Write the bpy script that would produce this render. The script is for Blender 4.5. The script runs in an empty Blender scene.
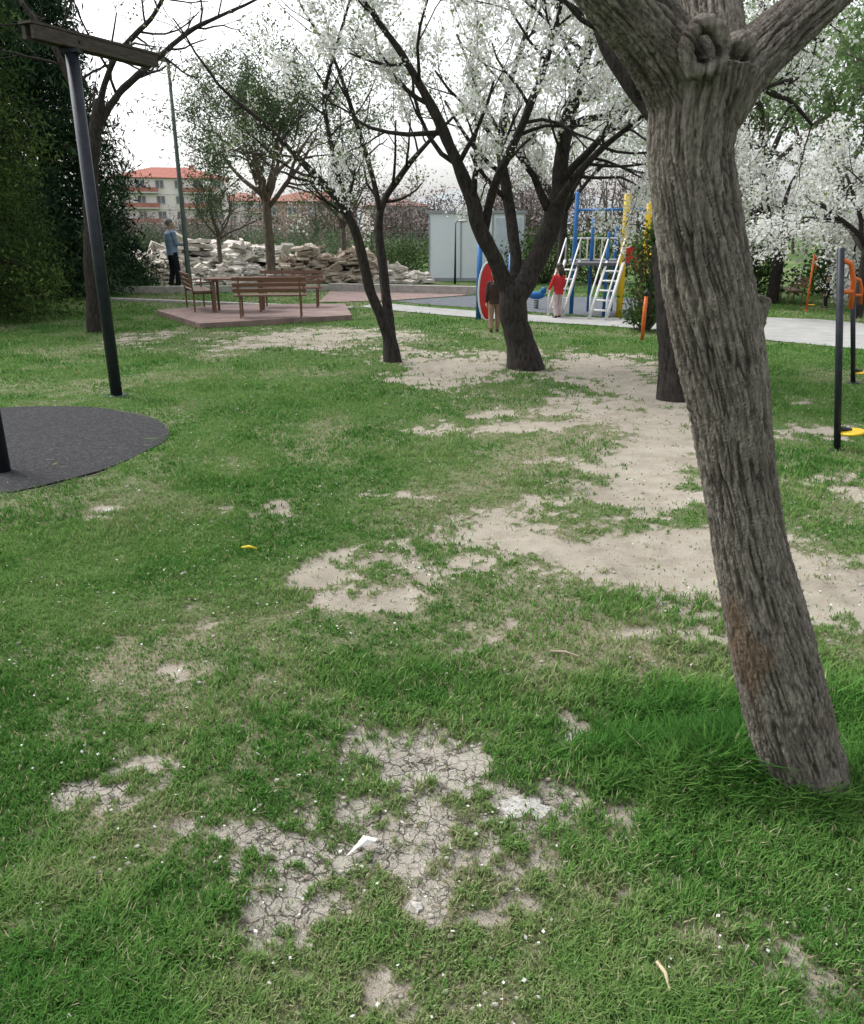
import bpy, math, random
import numpy as np
rng=np.random.default_rng(7); random.seed(7)
scene=bpy.context.scene
# ------------------------------------------------------------------ camera model
CH=1.55; F=800.0; PIT=math.atan(282/800); CP,SP=math.cos(PIT),math.sin(PIT)
def ray(px,py):
    u=(px-432)/F; v=(512-py)/F
    return u, CP+v*SP, -SP+v*CP
def G(px,py,z=0.0):
    a,b,c=ray(px,py); t=(z-CH)/c
    return np.array([a*t,b*t,z])
def W(px,py,Y):
    a,b,c=ray(px,py); t=Y/b
    return np.array([a*t,Y,CH+c*t])
cam=bpy.data.cameras.new("camera"); co=bpy.data.objects.new("camera",cam); scene.collection.objects.link(co)
cam.sensor_fit='VERTICAL'; cam.sensor_height=24; cam.sensor_width=24*864/1024; cam.lens=24*F/1024
cam.clip_start=0.05; cam.clip_end=3000
co.location=(0,0,CH); co.rotation_euler=(math.pi/2-PIT,0,0); scene.camera=co
scene.view_settings.view_transform='Standard'; scene.view_settings.look='None'; scene.view_settings.exposure=0
# ------------------------------------------------------------------ world + sun
SE,SR=math.radians(52),math.radians(-60)
w=bpy.data.worlds.new("World"); scene.world=w; w.use_nodes=True; nt=w.node_tree
bg=nt.nodes["Background"]; sky=nt.nodes.new("ShaderNodeTexSky"); sky.sky_type='NISHITA'; sky.sun_disc=False
sky.sun_elevation=SE; sky.sun_rotation=SR; sky.dust_density=4; sky.air_density=1.0
hs=nt.nodes.new("ShaderNodeHueSaturation"); hs.inputs['Saturation'].default_value=0.16; hs.inputs['Value'].default_value=2.4
nt.links.new(sky.outputs[0],hs.inputs['Color'])
tc=nt.nodes.new("ShaderNodeTexCoord"); nz=nt.nodes.new("ShaderNodeTexNoise"); nz.inputs['Scale'].default_value=2.2; nz.inputs['Detail'].default_value=4
nt.links.new(tc.outputs['Generated'],nz.inputs['Vector'])
mr=nt.nodes.new("ShaderNodeMapRange"); mr.inputs[1].default_value=.3; mr.inputs[2].default_value=.7; mr.inputs[3].default_value=.86; mr.inputs[4].default_value=1.08
nt.links.new(nz.outputs[0],mr.inputs[0])
mx=nt.nodes.new("ShaderNodeVectorMath"); mx.operation='SCALE'
nt.links.new(hs.outputs[0],mx.inputs[0]); nt.links.new(mr.outputs[0],mx.inputs['Scale'])
nt.links.new(mx.outputs[0],bg.inputs[0]); bg.inputs[1].default_value=0.15
sl=bpy.data.lights.new("sun",'SUN'); so=bpy.data.objects.new("sun",sl); scene.collection.objects.link(so)
sl.energy=1.5; sl.angle=math.radians(20); sl.color=(1,.98,.94)
so.rotation_euler=(math.pi/2-SE,0,-SR+math.pi)
# ------------------------------------------------------------------ noise
def _h(ix,iy,iz,s):
    with np.errstate(over='ignore'):
        n=(ix.astype(np.uint32)*np.uint32(374761393)+iy.astype(np.uint32)*np.uint32(668265263)+iz.astype(np.uint32)*np.uint32(2147483647)+np.uint32((s*974634777)&0xffffffff))
        n=(n^(n>>np.uint32(13)))*np.uint32(1274126177); n=n^(n>>np.uint32(16)); n=n*np.uint32(2246822519); n=n^(n>>np.uint32(15))
    return n.astype(np.float64)/4294967295.0
def vn(x,y,z=0.0,s=0):
    x=np.asarray(x,float)+1000.; y=np.asarray(y,float)+1000.; z=np.zeros_like(x)+z+1000.
    ix=np.floor(x).astype(np.int64);iy=np.floor(y).astype(np.int64);iz=np.floor(z).astype(np.int64)
    fx=x-ix;fy=y-iy;fz=z-iz
    fx=fx*fx*(3-2*fx);fy=fy*fy*(3-2*fy);fz=fz*fz*(3-2*fz)
    r=0
    for a in(0,1):
        for b in(0,1):
            for c in(0,1):
                r=r+_h(ix+a,iy+b,iz+c,s)*(fx if a else 1-fx)*(fy if b else 1-fy)*(fz if c else 1-fz)
    return r
def fbm(x,y,z=0.0,o=4,s=0):
    r=0;a=1;t=0
    for i in range(o):
        r=r+a*vn(x*2**i,y*2**i,z*2**i,s+i); t+=a; a*=.55
    return r/t
def ss(a,b,x):
    t=np.clip((x-a)/(b-a),0,1); return t*t*(3-2*t)
# ------------------------------------------------------------------ materials
def newmat(name):
    m=bpy.data.materials.new(name); m.use_nodes=True
    return m,m.node_tree,m.node_tree.nodes["Principled BSDF"]
def pmat(name,c1,c2=None,scale=6,rough=.75,bump=0.0,metal=0,stretch=(1,1,1),lo=.35,hi=.65,spec=.3):
    m,t,b=newmat(name); N=t.nodes; L=t.links
    if c2 is None: c2=tuple(x*.75 for x in c1)
    tc=N.new("ShaderNodeTexCoord"); mp=N.new("ShaderNodeMapping"); mp.inputs['Scale'].default_value=stretch
    L.new(tc.outputs['Object'],mp.inputs[0])
    n=N.new("ShaderNodeTexNoise"); n.inputs['Scale'].default_value=scale; n.inputs['Detail'].default_value=6; n.inputs['Roughness'].default_value=.65
    L.new(mp.outputs[0],n.inputs['Vector'])
    r=N.new("ShaderNodeValToRGB"); r.color_ramp.elements[0].position=lo; r.color_ramp.elements[1].position=hi
    r.color_ramp.elements[0].color=(*c1,1); r.color_ramp.elements[1].color=(*c2,1)
    L.new(n.outputs[0],r.inputs[0]); L.new(r.outputs[0],b.inputs['Base Color'])
    b.inputs['Roughness'].default_value=rough; b.inputs['Metallic'].default_value=metal; b.inputs['Specular IOR Level'].default_value=spec
    if bump:
        bp=N.new("ShaderNodeBump"); bp.inputs['Strength'].default_value=min(1,bump); bp.inputs['Distance'].default_value=.02
        L.new(n.outputs[0],bp.inputs['Height']); L.new(bp.outputs[0],b.inputs['Normal'])
    return m
def leafmat(name,stops,trans=.35):
    m,t,b=newmat(name); N=t.nodes; L=t.links; N.remove(b)
    a=N.new("ShaderNodeAttribute"); a.attribute_name="rnd"
    r=N.new("ShaderNodeValToRGB"); e=r.color_ramp.elements
    e[0].position=stops[0][0]; e[0].color=(*stops[0][1],1); e[1].position=stops[-1][0]; e[1].color=(*stops[-1][1],1)
    for p,c in stops[1:-1]:
        q=e.new(p); q.color=(*c,1)
    L.new(a.outputs['Fac'],r.inputs[0])
    d=N.new("ShaderNodeBsdfDiffuse"); L.new(r.outputs[0],d.inputs[0])
    if trans>0:
        tr=N.new("ShaderNodeBsdfTranslucent"); L.new(r.outputs[0],tr.inputs[0])
        mx=N.new("ShaderNodeMixShader"); mx.inputs[0].default_value=trans
        L.new(d.outputs[0],mx.inputs[1]); L.new(tr.outputs[0],mx.inputs[2]); L.new(mx.outputs[0],N["Material Output"].inputs[0])
    else: L.new(d.outputs[0],N["Material Output"].inputs[0])
    return m
# ------------------------------------------------------------------ mesh builder
class MB:
    def __init__(s): s.V=[];s.F=[];s.M=[];s.n=0;s.R=[]
    def add(s,V,Fs,m=0,rnd=None):
        V=np.asarray(V,float)
        for f in Fs:
            f=np.asarray(f,np.int64)
            if len(f): s.F.append(f+s.n); s.M.append(np.full(len(f),m,np.int32))
        s.V.append(V); s.n+=len(V)
        s.R.append(np.zeros(len(V)) if rnd is None else rnd)
    def box(s,c,d,R=None,m=0):
        v=np.array([[x,y,z] for x in(-.5,.5) for y in(-.5,.5) for z in(-.5,.5)])*np.array(d)
        if R is not None: v=v@np.asarray(R).T
        s.add(v+np.array(c),[[[0,1,3,2],[4,6,7,5],[0,4,5,1],[2,3,7,6],[0,2,6,4],[1,5,7,3]]],m)
    def tube(s,P,r,n=8,m=0,sx=1.0):
        P=np.asarray(P,float); k=len(P); r=np.broadcast_to(np.asarray(r,float),(k,))
        T=np.gradient(P,axis=0); T/=np.linalg.norm(T,axis=1)[:,None]+1e-9
        ref=np.array([1.,0,0]) if abs(T[0][0])<.9 else np.array([0,1.,0])
        A=np.zeros_like(P)
        for i in range(k):
            a=ref-T[i]*ref.dot(T[i]); a/=np.linalg.norm(a)+1e-9; A[i]=a; ref=a
        B=np.cross(T,A); th=np.linspace(0,2*np.pi,n,endpoint=False)
        V=P[:,None]+r[:,None,None]*(np.cos(th)[None,:,None]*A[:,None]*sx+np.sin(th)[None,:,None]*B[:,None])
        i=np.arange(k-1)[:,None]*n; j=np.arange(n)[None]; j2=(j+1)%n
        Q=np.stack([i+j,i+j2,i+n+j2,i+n+j],-1).reshape(-1,4)
        V=V.reshape(-1,3); V=np.vstack([V,P[0],P[-1]])
        a=np.arange(n); b=(a+1)%n
        T1=np.stack([b,a,np.full(n,k*n)],-1); T2=np.stack([(k-1)*n+a,(k-1)*n+b,np.full(n,k*n+1)],-1)
        s.add(V,[Q,np.vstack([T1,T2])],m)
    def ell(s,c,r,m=0,n=14,k=9):
        ph=np.linspace(-math.pi/2,math.pi/2,k); P=[[0,0,math.sin(p)] for p in ph]; rad=[max(.001,math.cos(p)) for p in ph]
        b=MB(); b.tube(P,rad,n); V=b.V[0]*np.array(r)+np.array(c)
        s.add(V,b.F,m)
    def obj(s,name,mats,parent=None,origin=None,smooth=False,rnd=False,rot=0):
        V=np.vstack(s.V)
        if origin is not None: V=V-np.asarray(origin)
        me=bpy.data.meshes.new(name); nv=len(V)
        me.vertices.add(nv); me.vertices.foreach_set("co",V.astype(np.float32).ravel())
        fl=np.concatenate([f.ravel() for f in s.F]).astype(np.int32)
        sz=np.concatenate([np.full(len(f),f.shape[1],np.int32) for f in s.F])
        me.loops.add(len(fl)); me.loops.foreach_set("vertex_index",fl)
        me.polygons.add(len(sz)); st=np.concatenate([[0],np.cumsum(sz)[:-1]]).astype(np.int32)
        me.polygons.foreach_set("loop_start",st); me.polygons.foreach_set("loop_total",sz)
        me.polygons.foreach_set("material_index",np.concatenate(s.M))
        me.polygons.foreach_set("use_smooth",np.full(len(sz),bool(smooth)))
        me.update(calc_edges=True)
        if rnd:
            a=me.attributes.new("rnd",'FLOAT','POINT'); a.data.foreach_set("value",np.concatenate(s.R).astype(np.float32))
        if not isinstance(mats,(list,tuple)): mats=[mats]
        for m in mats: me.materials.append(m)
        o=bpy.data.objects.new(name,me); scene.collection.objects.link(o)
        if parent is not None: o.parent=parent
        return o
def thing(name,label,cat,loc,rot=0,group=None):
    e=bpy.data.objects.new(name,None); e.empty_display_size=.2; e.location=tuple(loc); e.rotation_euler=(0,0,rot)
    scene.collection.objects.link(e); e["label"]=label; e["category"]=cat
    if group: e["group"]=group
    return e
def tag(o,label,cat,kind=None,group=None):
    o["label"]=label; o["category"]=cat
    if kind:o["kind"]=kind
    if group:o["group"]=group
    return o
# ------------------------------------------------------------------ polygons for surfaced areas
def inpoly(X,Y,poly):
    r=np.zeros(X.shape,bool); n=len(poly)
    for i in range(n):
        x1,y1=poly[i][:2]; x2,y2=poly[(i+1)%n][:2]
        c=((y1>Y)!=(y2>Y))&(X<(x2-x1)*(Y-y1)/(y2-y1+1e-12)+x1); r^=c
    return r
path_poly=[G(*p) for p in[(360,307),(400,311.5),(450,316),(500,320),(540,322.5),(590,325.5),(640,329),(700,334),(770,341),(864,350),(950,360),(1100,380),(1100,345),(950,331),(864,324),(820,320),(770,318),(690,318),(600,318.5),(540,316),(470,311),(420,307),(380,303)]]
play_poly=[G(*p) for p in[(392,301.5),(430,305),(500,309.8),(560,314.5),(600,317),(690,316.5),(720,306),(640,298),(470,296)]]
terr_poly=[G(*p) for p in[(157,315),(200,329),(352,320),(345,308),(215,309)]]
red_poly=[G(*p) for p in[(318,303),(392,301),(470,295.5),(480,290.5),(330,292)]]
MC=np.array([-3.45,5.8]); MRR=1.4
# ------------------------------------------------------------------ dirt fields
patches=[(330,337,90,9,.9),(250,345,60,6,.8),(455,366,55,14,1.15),(440,382,40,5,.85),(610,373,62,14,1.2),(650,395,38,20,1.2),(650,430,44,26,1.2),(530,430,75,7,1.05),(595,408,50,9,.9),(500,411,30,5,1.0),(655,462,50,22,1.2),(622,500,62,12,1.15),(655,485,44,14,1.1),
(630,556,155,23,1.2),(505,528,38,15,1.1),(700,570,75,30,1.2),(830,590,64,34,1.2),(880,610,60,36,1.2),(345,580,24,15,1.05),(375,602,44,8,.95),(430,572,52,10,.74),(266,513,28,8,.78),(385,499,26,7,.68),(800,432,50,6,.75),(860,497,40,12,1.0),(790,404,30,4,.65),
(480,633,38,9,.72),(665,630,64,11,.76),(700,655,40,8,.6),(170,675,28,10,.64),(155,768,40,13,.8),(100,790,48,17,.76),(235,845,48,17,.88),(300,862,100,32,.88),(380,835,80,42,.76),(290,905,46,46,.70),(430,770,110,32,.78),(530,822,60,34,.95),(568,742,16,24,.76),(412,910,24,17,.8),(500,915,56,20,.68),(790,965,95,38,.72),(400,1005,75,26,.68),(640,900,70,30,.48),(470,850,60,24,.62),(340,740,40,14,.55),(200,640,30,8,.5),(110,745,30,8,.5),
(150,335,25,4,.6),(110,513,10,4,.8),(530,350,40,6,.7),(400,352,40,5,.8),(120,345,30,4,.5),(500,870,60,24,.5),(600,360,40,5,.9),(420,560,20,10,.6),(700,500,30,20,.75),(600,470,40,8,.7)]
PW=[]
for cx,cy,rx,ry,s in patches:
    c=G(cx,cy); PW.append((c[0],c[1],G(cx+rx,cy)[0]-c[0],(G(cx,cy-ry)[1]-G(cx,cy+ry)[1])/2,s))
cracks=[(320,870,160,70),(430,790,140,70),(520,820,70,46),(110,790,70,24)]
CW=[]
for cx,cy,rx,ry in cracks:
    c=G(cx,cy); CW.append((c[0],c[1],G(cx+rx,cy)[0]-c[0],(G(cx,cy-ry)[1]-G(cx,cy+ry)[1])/2))
thinz=[]
for cx,cy,rx,ry,s in[(130,850,120,70,.9),(780,950,120,60,1.),(640,900,100,50,.6),(450,860,200,90,.8),(120,660,120,30,.6),(600,650,170,45,.65),(560,470,160,60,.3),(430,1000,200,50,.7),(240,720,140,36,.6),(60,960,90,50,.6),(330,600,160,40,.35)]:
    c=G(cx,cy); thinz.append((c[0],c[1],G(cx+rx,cy)[0]-c[0],(G(cx,cy-ry)[1]-G(cx,min(cy+ry,1100))[1])/2,s))
def fields(X,Y):
    sc=np.clip(Y*.055,.06,.6)
    wx=X+(fbm(X*2.2,Y*2.2,0,3,11)-.5)*sc*2.4+(fbm(X*9,Y*9,0,3,12)-.5)*sc*1.1; wy=Y+(fbm(X*2.2,Y*2.2,5.,3,23)-.5)*sc*3.0+(fbm(X*9,Y*9,5.,3,24)-.5)*sc*1.6
    D=np.zeros_like(X)
    for cx,cy,rx,ry,s in PW:
        D=np.maximum(D,s*np.exp(-.75*(((wx-cx)/rx)**2+((wy-cy)/ry)**2)**.8))
    n=fbm(X*5,Y*5,0,5,3)*.5+fbm(X*30,Y*30,0,3,9)*.5
    dirt=ss(.22,.76,D+(n-.5)*2.6*np.clip(D*2.2+.12,0,.9))
    Tz=np.zeros_like(X)
    for cx,cy,rx,ry,s in thinz: Tz=np.maximum(Tz,s*np.exp(-((wx-cx)/rx)**2-((wy-cy)/ry)**2))
    n2=fbm(X*1.1,Y*1.1,0,4,41)
    thin=np.clip(ss(.48,.70,n2+(n-.5)*.6)*.55+Tz*ss(.28,.55,n)*1.1+D*.7,0,1)
    cr=np.zeros_like(X)
    for cx,cy,rx,ry in CW: cr=np.maximum(cr,np.exp(-.7*(((X-cx)/rx)**2+((Y-cy)/ry)**2)**1.5))
    return dirt,thin,cr
# ------------------------------------------------------------------ ground
ys=np.concatenate([[-30,-8,-2,0],np.geomspace(.35,60,620),[80,120,200,400,900,2000]])
us=np.linspace(-1,1,521); us=np.sign(us)*np.abs(us)**1.5
Yg=np.repeat(ys,len(us)); ext=np.maximum(ys,0)*1.5+7; ext[:2]=60; Xg=(ext[:,None]*us[None]).ravel()
dirt,thin,crk=fields(Xg,Yg)
def rel(x,y,d): return ((fbm(x*1.5,y*1.5,0,3,70)-.5)*.06+(fbm(x*9,y*9,0,3,71)-.5)*.018-d*.010+.02)*np.clip(1.6-y/8,0,1)*np.clip(y*2,0,1)
Zg=rel(Xg,Yg,dirt)
def gz(x,y):
    x=np.atleast_1d(np.asarray(x,float));y=np.atleast_1d(np.asarray(y,float)); return rel(x,y,fields(x,y)[0])
nr,nc=len(ys),len(us); i=np.arange(nr-1)[:,None]*nc; j=np.arange(nc-1)[None]
Q=np.stack([i+j,i+j+1,i+nc+j+1,i+nc+j],-1).reshape(-1,4)
gb=MB(); gb.add(np.stack([Xg,Yg,Zg],-1),[Q])
gm,t,b=newmat("lawn_and_bare_soil"); N=t.nodes; L=t.links
def noise(scale,detail=6,rough=.6,vec=None):
    n=N.new("ShaderNodeTexNoise"); n.inputs['Scale'].default_value=scale; n.inputs['Detail'].default_value=detail; n.inputs['Roughness'].default_value=rough
    L.new(tc.outputs['Object'] if vec is None else vec,n.inputs['Vector']); return n
def ramp(src,stops):
    r=N.new("ShaderNodeValToRGB"); e=r.color_ramp.elements
    e[0].position=stops[0][0]; e[0].color=(*stops[0][1],1); e[1].position=stops[-1][0]; e[1].color=(*stops[-1][1],1)
    for p,c in stops[1:-1]:
        q=e.new(p); q.color=(*c,1)
    L.new(src,r.inputs[0]); return r
def mixc(f,a,b_):
    m=N.new("ShaderNodeMix"); m.data_type='RGBA'
    L.new(f,m.inputs[0]); L.new(a,m.inputs[6]); L.new(b_,m.inputs[7]); return m.outputs[2]
def mth(op,a,b_=None,clamp=False):
    m=N.new("ShaderNodeMath"); m.operation=op; m.use_clamp=clamp
    for k,x in enumerate((a,b_)):
        if x is None: continue
        if isinstance(x,(int,float)): m.inputs[k].default_value=x
        else: L.new(x,m.inputs[k])
    return m.outputs[0]
tc=N.new("ShaderNodeTexCoord")
at=N.new("ShaderNodeAttribute"); at.attribute_name="gm"; sep=N.new("ShaderNodeSeparateColor"); L.new(at.outputs['Color'],sep.inputs[0])
dA,tA,cA=sep.outputs[0],sep.outputs[1],sep.outputs[2]
n_f=noise(60,5,.7); n_m=noise(7,4); n_x=noise(260,3,.7); n_l=noise(1.6,5,.65)
green=ramp(n_f.outputs[0],[(.3,(.028,.062,.014)),(.5,(.062,.12,.028)),(.72,(.11,.175,.052))])
brown=ramp(n_f.outputs[0],[(.3,(.12,.108,.068)),(.5,(.22,.20,.138)),(.72,(.33,.305,.225))])
thinm=mth('MULTIPLY',tA,mth('ADD',n_m.outputs[0],.4),True)
grassc=mixc(thinm,green.outputs[0],brown.outputs[0])
soil=ramp(mth('ADD',mth('MULTIPLY',n_m.outputs[0],.5),mth('MULTIPLY',n_l.outputs[0],.5)),[(.35,(.27,.24,.195)),(.5,(.365,.33,.272)),(.65,(.43,.395,.335))])
soil2=ramp(n_x.outputs[0],[(.3,(.55,.55,.55)),(.5,(.95,.95,.95)),(.75,(1.18,1.16,1.1))])
mm=N.new("ShaderNodeMix"); mm.data_type='RGBA'; mm.blend_type='MULTIPLY'; mm.inputs[0].default_value=.9
L.new(soil.outputs[0],mm.inputs[6]); L.new(soil2.outputs[0],mm.inputs[7])
nw=noise(22,4); vadd=N.new("ShaderNodeVectorMath"); vadd.operation='MULTIPLY_ADD'; vadd.inputs[1].default_value=(.055,.055,.055)
L.new(nw.outputs['Color'],vadd.inputs[0]); L.new(tc.outputs['Object'],vadd.inputs[2])
vo=N.new("ShaderNodeTexVoronoi"); vo.feature='DISTANCE_TO_EDGE'; vo.inputs['Scale'].default_value=24; L.new(vadd.outputs[0],vo.inputs['Vector'])
vo2=N.new("ShaderNodeTexVoronoi"); vo2.feature='DISTANCE_TO_EDGE'; vo2.inputs['Scale'].default_value=70; L.new(vadd.outputs[0],vo2.inputs['Vector'])
ck=N.new("ShaderNodeMapRange"); ck.inputs[1].default_value=.0; ck.inputs[2].default_value=.055; ck.inputs[3].default_value=1; ck.inputs[4].default_value=0; L.new(vo.outputs[0],ck.inputs[0])
ck2=N.new("ShaderNodeMapRange"); ck2.inputs[1].default_value=.0; ck2.inputs[2].default_value=.06; ck2.inputs[3].default_value=.5; ck2.inputs[4].default_value=0; L.new(vo2.outputs[0],ck2.inputs[0])
crm=N.new("ShaderNodeMapRange"); crm.inputs[1].default_value=.4; crm.inputs[2].default_value=.6; L.new(noise(12,3).outputs[0],crm.inputs[0])
crack=mth('MULTIPLY',mth('MAXIMUM',ck.outputs[0],mth('MULTIPLY',ck2.outputs[0],crm.outputs[0])),mth('MULTIPLY',cA,mth('ADD',crm.outputs[0],.3)),True)
dark=N.new("ShaderNodeRGB"); dark.outputs[0].default_value=(.075,.064,.05,1)
grey=N.new("ShaderNodeRGB"); grey.outputs[0].default_value=(.42,.40,.355,1)
s1=mixc(mth('MULTIPLY',cA,.55),mm.outputs[2],grey.outputs[0])
s2=mixc(crack,s1,dark.outputs[0])
dd=N.new("ShaderNodeMapRange"); dd.inputs[1].default_value=.2; dd.inputs[2].default_value=.68; L.new(mth('ADD',dA,mth('MULTIPLY',mth('SUBTRACT',n_f.outputs[0],.5),1.1)),dd.inputs[0])
fin=mixc(dd.outputs[0],grassc,s2)
L.new(fin,b.inputs['Base Color']); b.inputs['Roughness'].default_value=.95; b.inputs['Specular IOR Level'].default_value=.1
hgt=mth('SUBTRACT',mth('ADD',n_f.outputs[0],mth('MULTIPLY',n_x.outputs[0],.5)),mth('MULTIPLY',crack,1.5))
bp=N.new("ShaderNodeBump"); bp.inputs['Strength'].default_value=.9; bp.inputs['Distance'].default_value=.014; L.new(hgt,bp.inputs['Height']); L.new(bp.outputs[0],b.inputs['Normal'])
go=gb.obj("ground",gm,smooth=True); tag(go,"green lawn with worn bare soil patches","ground","structure")
ca=go.data.color_attributes.new("gm",'FLOAT_COLOR','POINT')
ca.data.foreach_set("color",np.stack([dirt,thin,crk,np.ones_like(dirt)],-1).astype(np.float32).ravel())
# ------------------------------------------------------------------ grass blades
def grass():
    n=820000; a,bb=.75,24.
    u=rng.random(n); Y=(a**-.5-u*(a**-.5-bb**-.5))**-2
    X=(rng.random(n)*2-1)*(.68*Y+.6)
    # extra long blades in the tuft round the leaning tree
    c0=G(730,775); X=np.concatenate([X,c0[0]+rng.normal(0,.30,26000)]); Y=np.concatenate([Y,c0[1]+rng.normal(0,.17,26000)]); n=len(X)
    d,th,_=fields(X,Y)
    cl=fbm(X*16,Y*16,0,2,91)
    tall=np.zeros(n)
    for px,py,rx,ry,s in[(735,780,.34,.16,.12),(640,765,.20,.09,.06),(690,715,.24,.14,.05),(810,812,.16,.07,.10),(860,800,.25,.10,.09),(600,700,.16,.10,.03),(860,720,.2,.25,.05)]:
        c=G(px,py); tall=np.maximum(tall,s*np.exp(-((X-c[0])/rx)**2-((Y-c[1])/ry)**2))
    keep=rng.random(n)<((1-d)**1.2*(1-.60*th)*(.4+1.1*ss(.33,.58,cl))+.06*(1-d)+.022+tall*4)
    keep[820000:]&=(tall[820000:]>.02)&(rng.random(26000)<.6)
    r2=(X-MC[0])**2+(Y-MC[1])**2; keep&=r2>MRR**2
    tb_=G(808,792); keep&=((X-tb_[0])**2+(Y-tb_[1])**2)>.09**2
    for p in(path_poly,play_poly,terr_poly,red_poly): keep&=~inpoly(X,Y,p)
    keep&=~((Y>17)&(rng.random(n)<.3))
    X,Y,d,th,cl,tall=X[keep],Y[keep],d[keep],th[keep],cl[keep],tall[keep]; n=len(X)
    Z=gz(X,Y)
    big=fbm(X*1.7,Y*1.7,0,3,55)
    H=.011+.016*ss(.38,.7,big)+.011*cl
    H=H+tall*(.3+.7*rng.random(n))*(.6+.8*fbm(X*8,Y*8,0,2,61)); H*=(.5+.85*rng.random(n))*(1-.3*th)*(1-.3*d)
    wd=.00105*(1+Y*.5)*(.7+.6*rng.random(n))*(1+tall*4)
    H*=1+np.clip(Y-4,0,20)*.05
    ph=rng.random(n)*2*np.pi; le=H*(.25+.9*rng.random(n)); lx,ly=np.cos(ph)*le,np.sin(ph)*le
    p2=ph+np.pi/2+rng.normal(0,.5,n); sx,sy=np.cos(p2)*wd,np.sin(p2)*wd
    V=np.empty((n,5,3))
    V[:,0]=np.stack([X-sx,Y-sy,Z-.004],-1);V[:,1]=np.stack([X+sx,Y+sy,Z-.004],-1)
    V[:,2]=np.stack([X+lx*.35+sx*.8,Y+ly*.35+sy*.8,Z+H*.6],-1);V[:,3]=np.stack([X+lx*.35-sx*.8,Y+ly*.35-sy*.8,Z+H*.6],-1)
    V[:,4]=np.stack([X+lx,Y+ly,Z+H*.95],-1)
    o=np.arange(n)[:,None]*5
    col=np.clip(.45*ss(.25,.75,fbm(X*2.3,Y*2.3,0,3,77))+.34*rng.random(n)+.30*th+.10-tall*1.5+.1*cl,0,.93)
    dry=rng.random(n)<(.015+.10*th)*(tall<.02)+.01; col=np.where(dry,.97+.03*rng.random(n),col)
    mb=MB(); mb.add(V.reshape(-1,3),[o+np.array([[0,1,2,3]]),o+np.array([[3,2,4]])],0,np.repeat(col,5))
    m=leafmat("grass_blades",[(0,(.026,.090,.020)),(.3,(.055,.155,.030)),(.55,(.100,.220,.050)),(.85,(.175,.275,.088)),(.95,(.22,.265,.12)),(1,(.42,.38,.25))],trans=.3)
    g=mb.obj("grass",m,rnd=True); tag(g,"short uneven lawn grass with thin spots","grass","stuff"); return n
print("blades",grass())
# ------------------------------------------------------------------ flat surfaces
def sheet(name,poly,z,mat,label,cat,h=0.0,kind="structure"):
    P=np.array([p[:2] for p in poly]); n=len(P); me=bpy.data.meshes.new(name)
    if h<=0:
        V=[(x,y,z) for x,y in P]; Fc=[list(range(n))]
    else:
        V=[(x,y,z) for x,y in P]+[(x,y,z-h) for x,y in P]; Fc=[list(range(n))]+[[k,(k+1)%n,(k+1)%n+n,k+n] for k in range(n)]
    me.from_pydata(V,[],Fc); me.update(); me.materials.append(mat)
    import bmesh
    bm=bmesh.new(); bm.from_mesh(me); bmesh.ops.recalc_face_normals(bm,faces=bm.faces); bm.to_mesh(me); bm.free()
    if me.polygons[0].normal.z<0: me.flip_normals()
    o=bpy.data.objects.new(name,me); scene.collection.objects.link(o)
    if cat: tag(o,label,cat,kind)
    return o
m_conc=pmat("concrete",(.25,.25,.245),(.33,.33,.315),3,.9,.3)
m_kerb=pmat("kerb_stone",(.28,.26,.24),(.40,.38,.35),8,.9,.4)
m_rub=pmat("grey_rubber_floor",(.075,.085,.10),(.115,.125,.14),5,.9,.2)
m_mat=pmat("black_rubber_crumb",(.010,.011,.013),(.055,.055,.057),45,.95,1,lo=.38,hi=.66)
def brickmat(name,c1,c2,mort,sc):
    m,t,b=newmat(name); N=t.nodes; L=t.links
    tc=N.new("ShaderNodeTexCoord"); br=N.new("ShaderNodeTexBrick"); br.inputs['Scale'].default_value=sc
    br.inputs['Color1'].default_value=(*c1,1); br.inputs['Color2'].default_value=(*c2,1); br.inputs['Mortar'].default_value=(*mort,1); br.inputs['Mortar Size'].default_value=.015
    L.new(tc.outputs['Object'],br.inputs['Vector'])
    n=N.new("ShaderNodeTexNoise"); n.inputs['Scale'].default_value=3; n.inputs['Detail'].default_value=6; L.new(tc.outputs['Object'],n.inputs['Vector'])
    mr=N.new("ShaderNodeMapRange"); mr.inputs[1].default_value=.3; mr.inputs[2].default_value=.7; mr.inputs[3].default_value=.7; mr.inputs[4].default_value=1.15; L.new(n.outputs[0],mr.inputs[0])
    vm=N.new("ShaderNodeVectorMath"); vm.operation='SCALE'; L.new(br.outputs[0],vm.inputs[0]); L.new(mr.outputs[0],vm.inputs['Scale'])
    L.new(vm.outputs[0],b.inputs['Base Color']); b.inputs['Roughness'].default_value=.9; return m
m_brick=brickmat("red_block_paving",(.20,.125,.11),(.25,.175,.155),(.19,.165,.15),3)
TZ=.09
sheet("path",path_poly,.012,m_conc,"pale concrete park path","path")
sheet("playground_floor",play_poly,.008,m_rub,"grey rubber playground floor","ground")
sheet("pavement",terr_poly,TZ,m_brick,"raised red block terrace under the benches","pavement",TZ+.02)
sheet("pavement",red_poly,.016,m_brick,"red paved strip beside the low kerb","pavement")
def strip(a,b_,wd):
    a=np.array(a[:2]);b_=np.array(b_[:2]);d=(b_-a)/np.linalg.norm(b_-a);n=np.array([-d[1],d[0]])*wd/2
    return [a-n,b_-n,b_+n,a+n]
for a,c,h in[((112,293),(330,291),.16),((330,291),(490,295),.2),((352,309.5),(110,300),.05)]:
    sheet("kerb",strip(G(*a),G(*c),.22),h,m_kerb,"low weathered stone kerb","kerb",h+.05)
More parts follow.
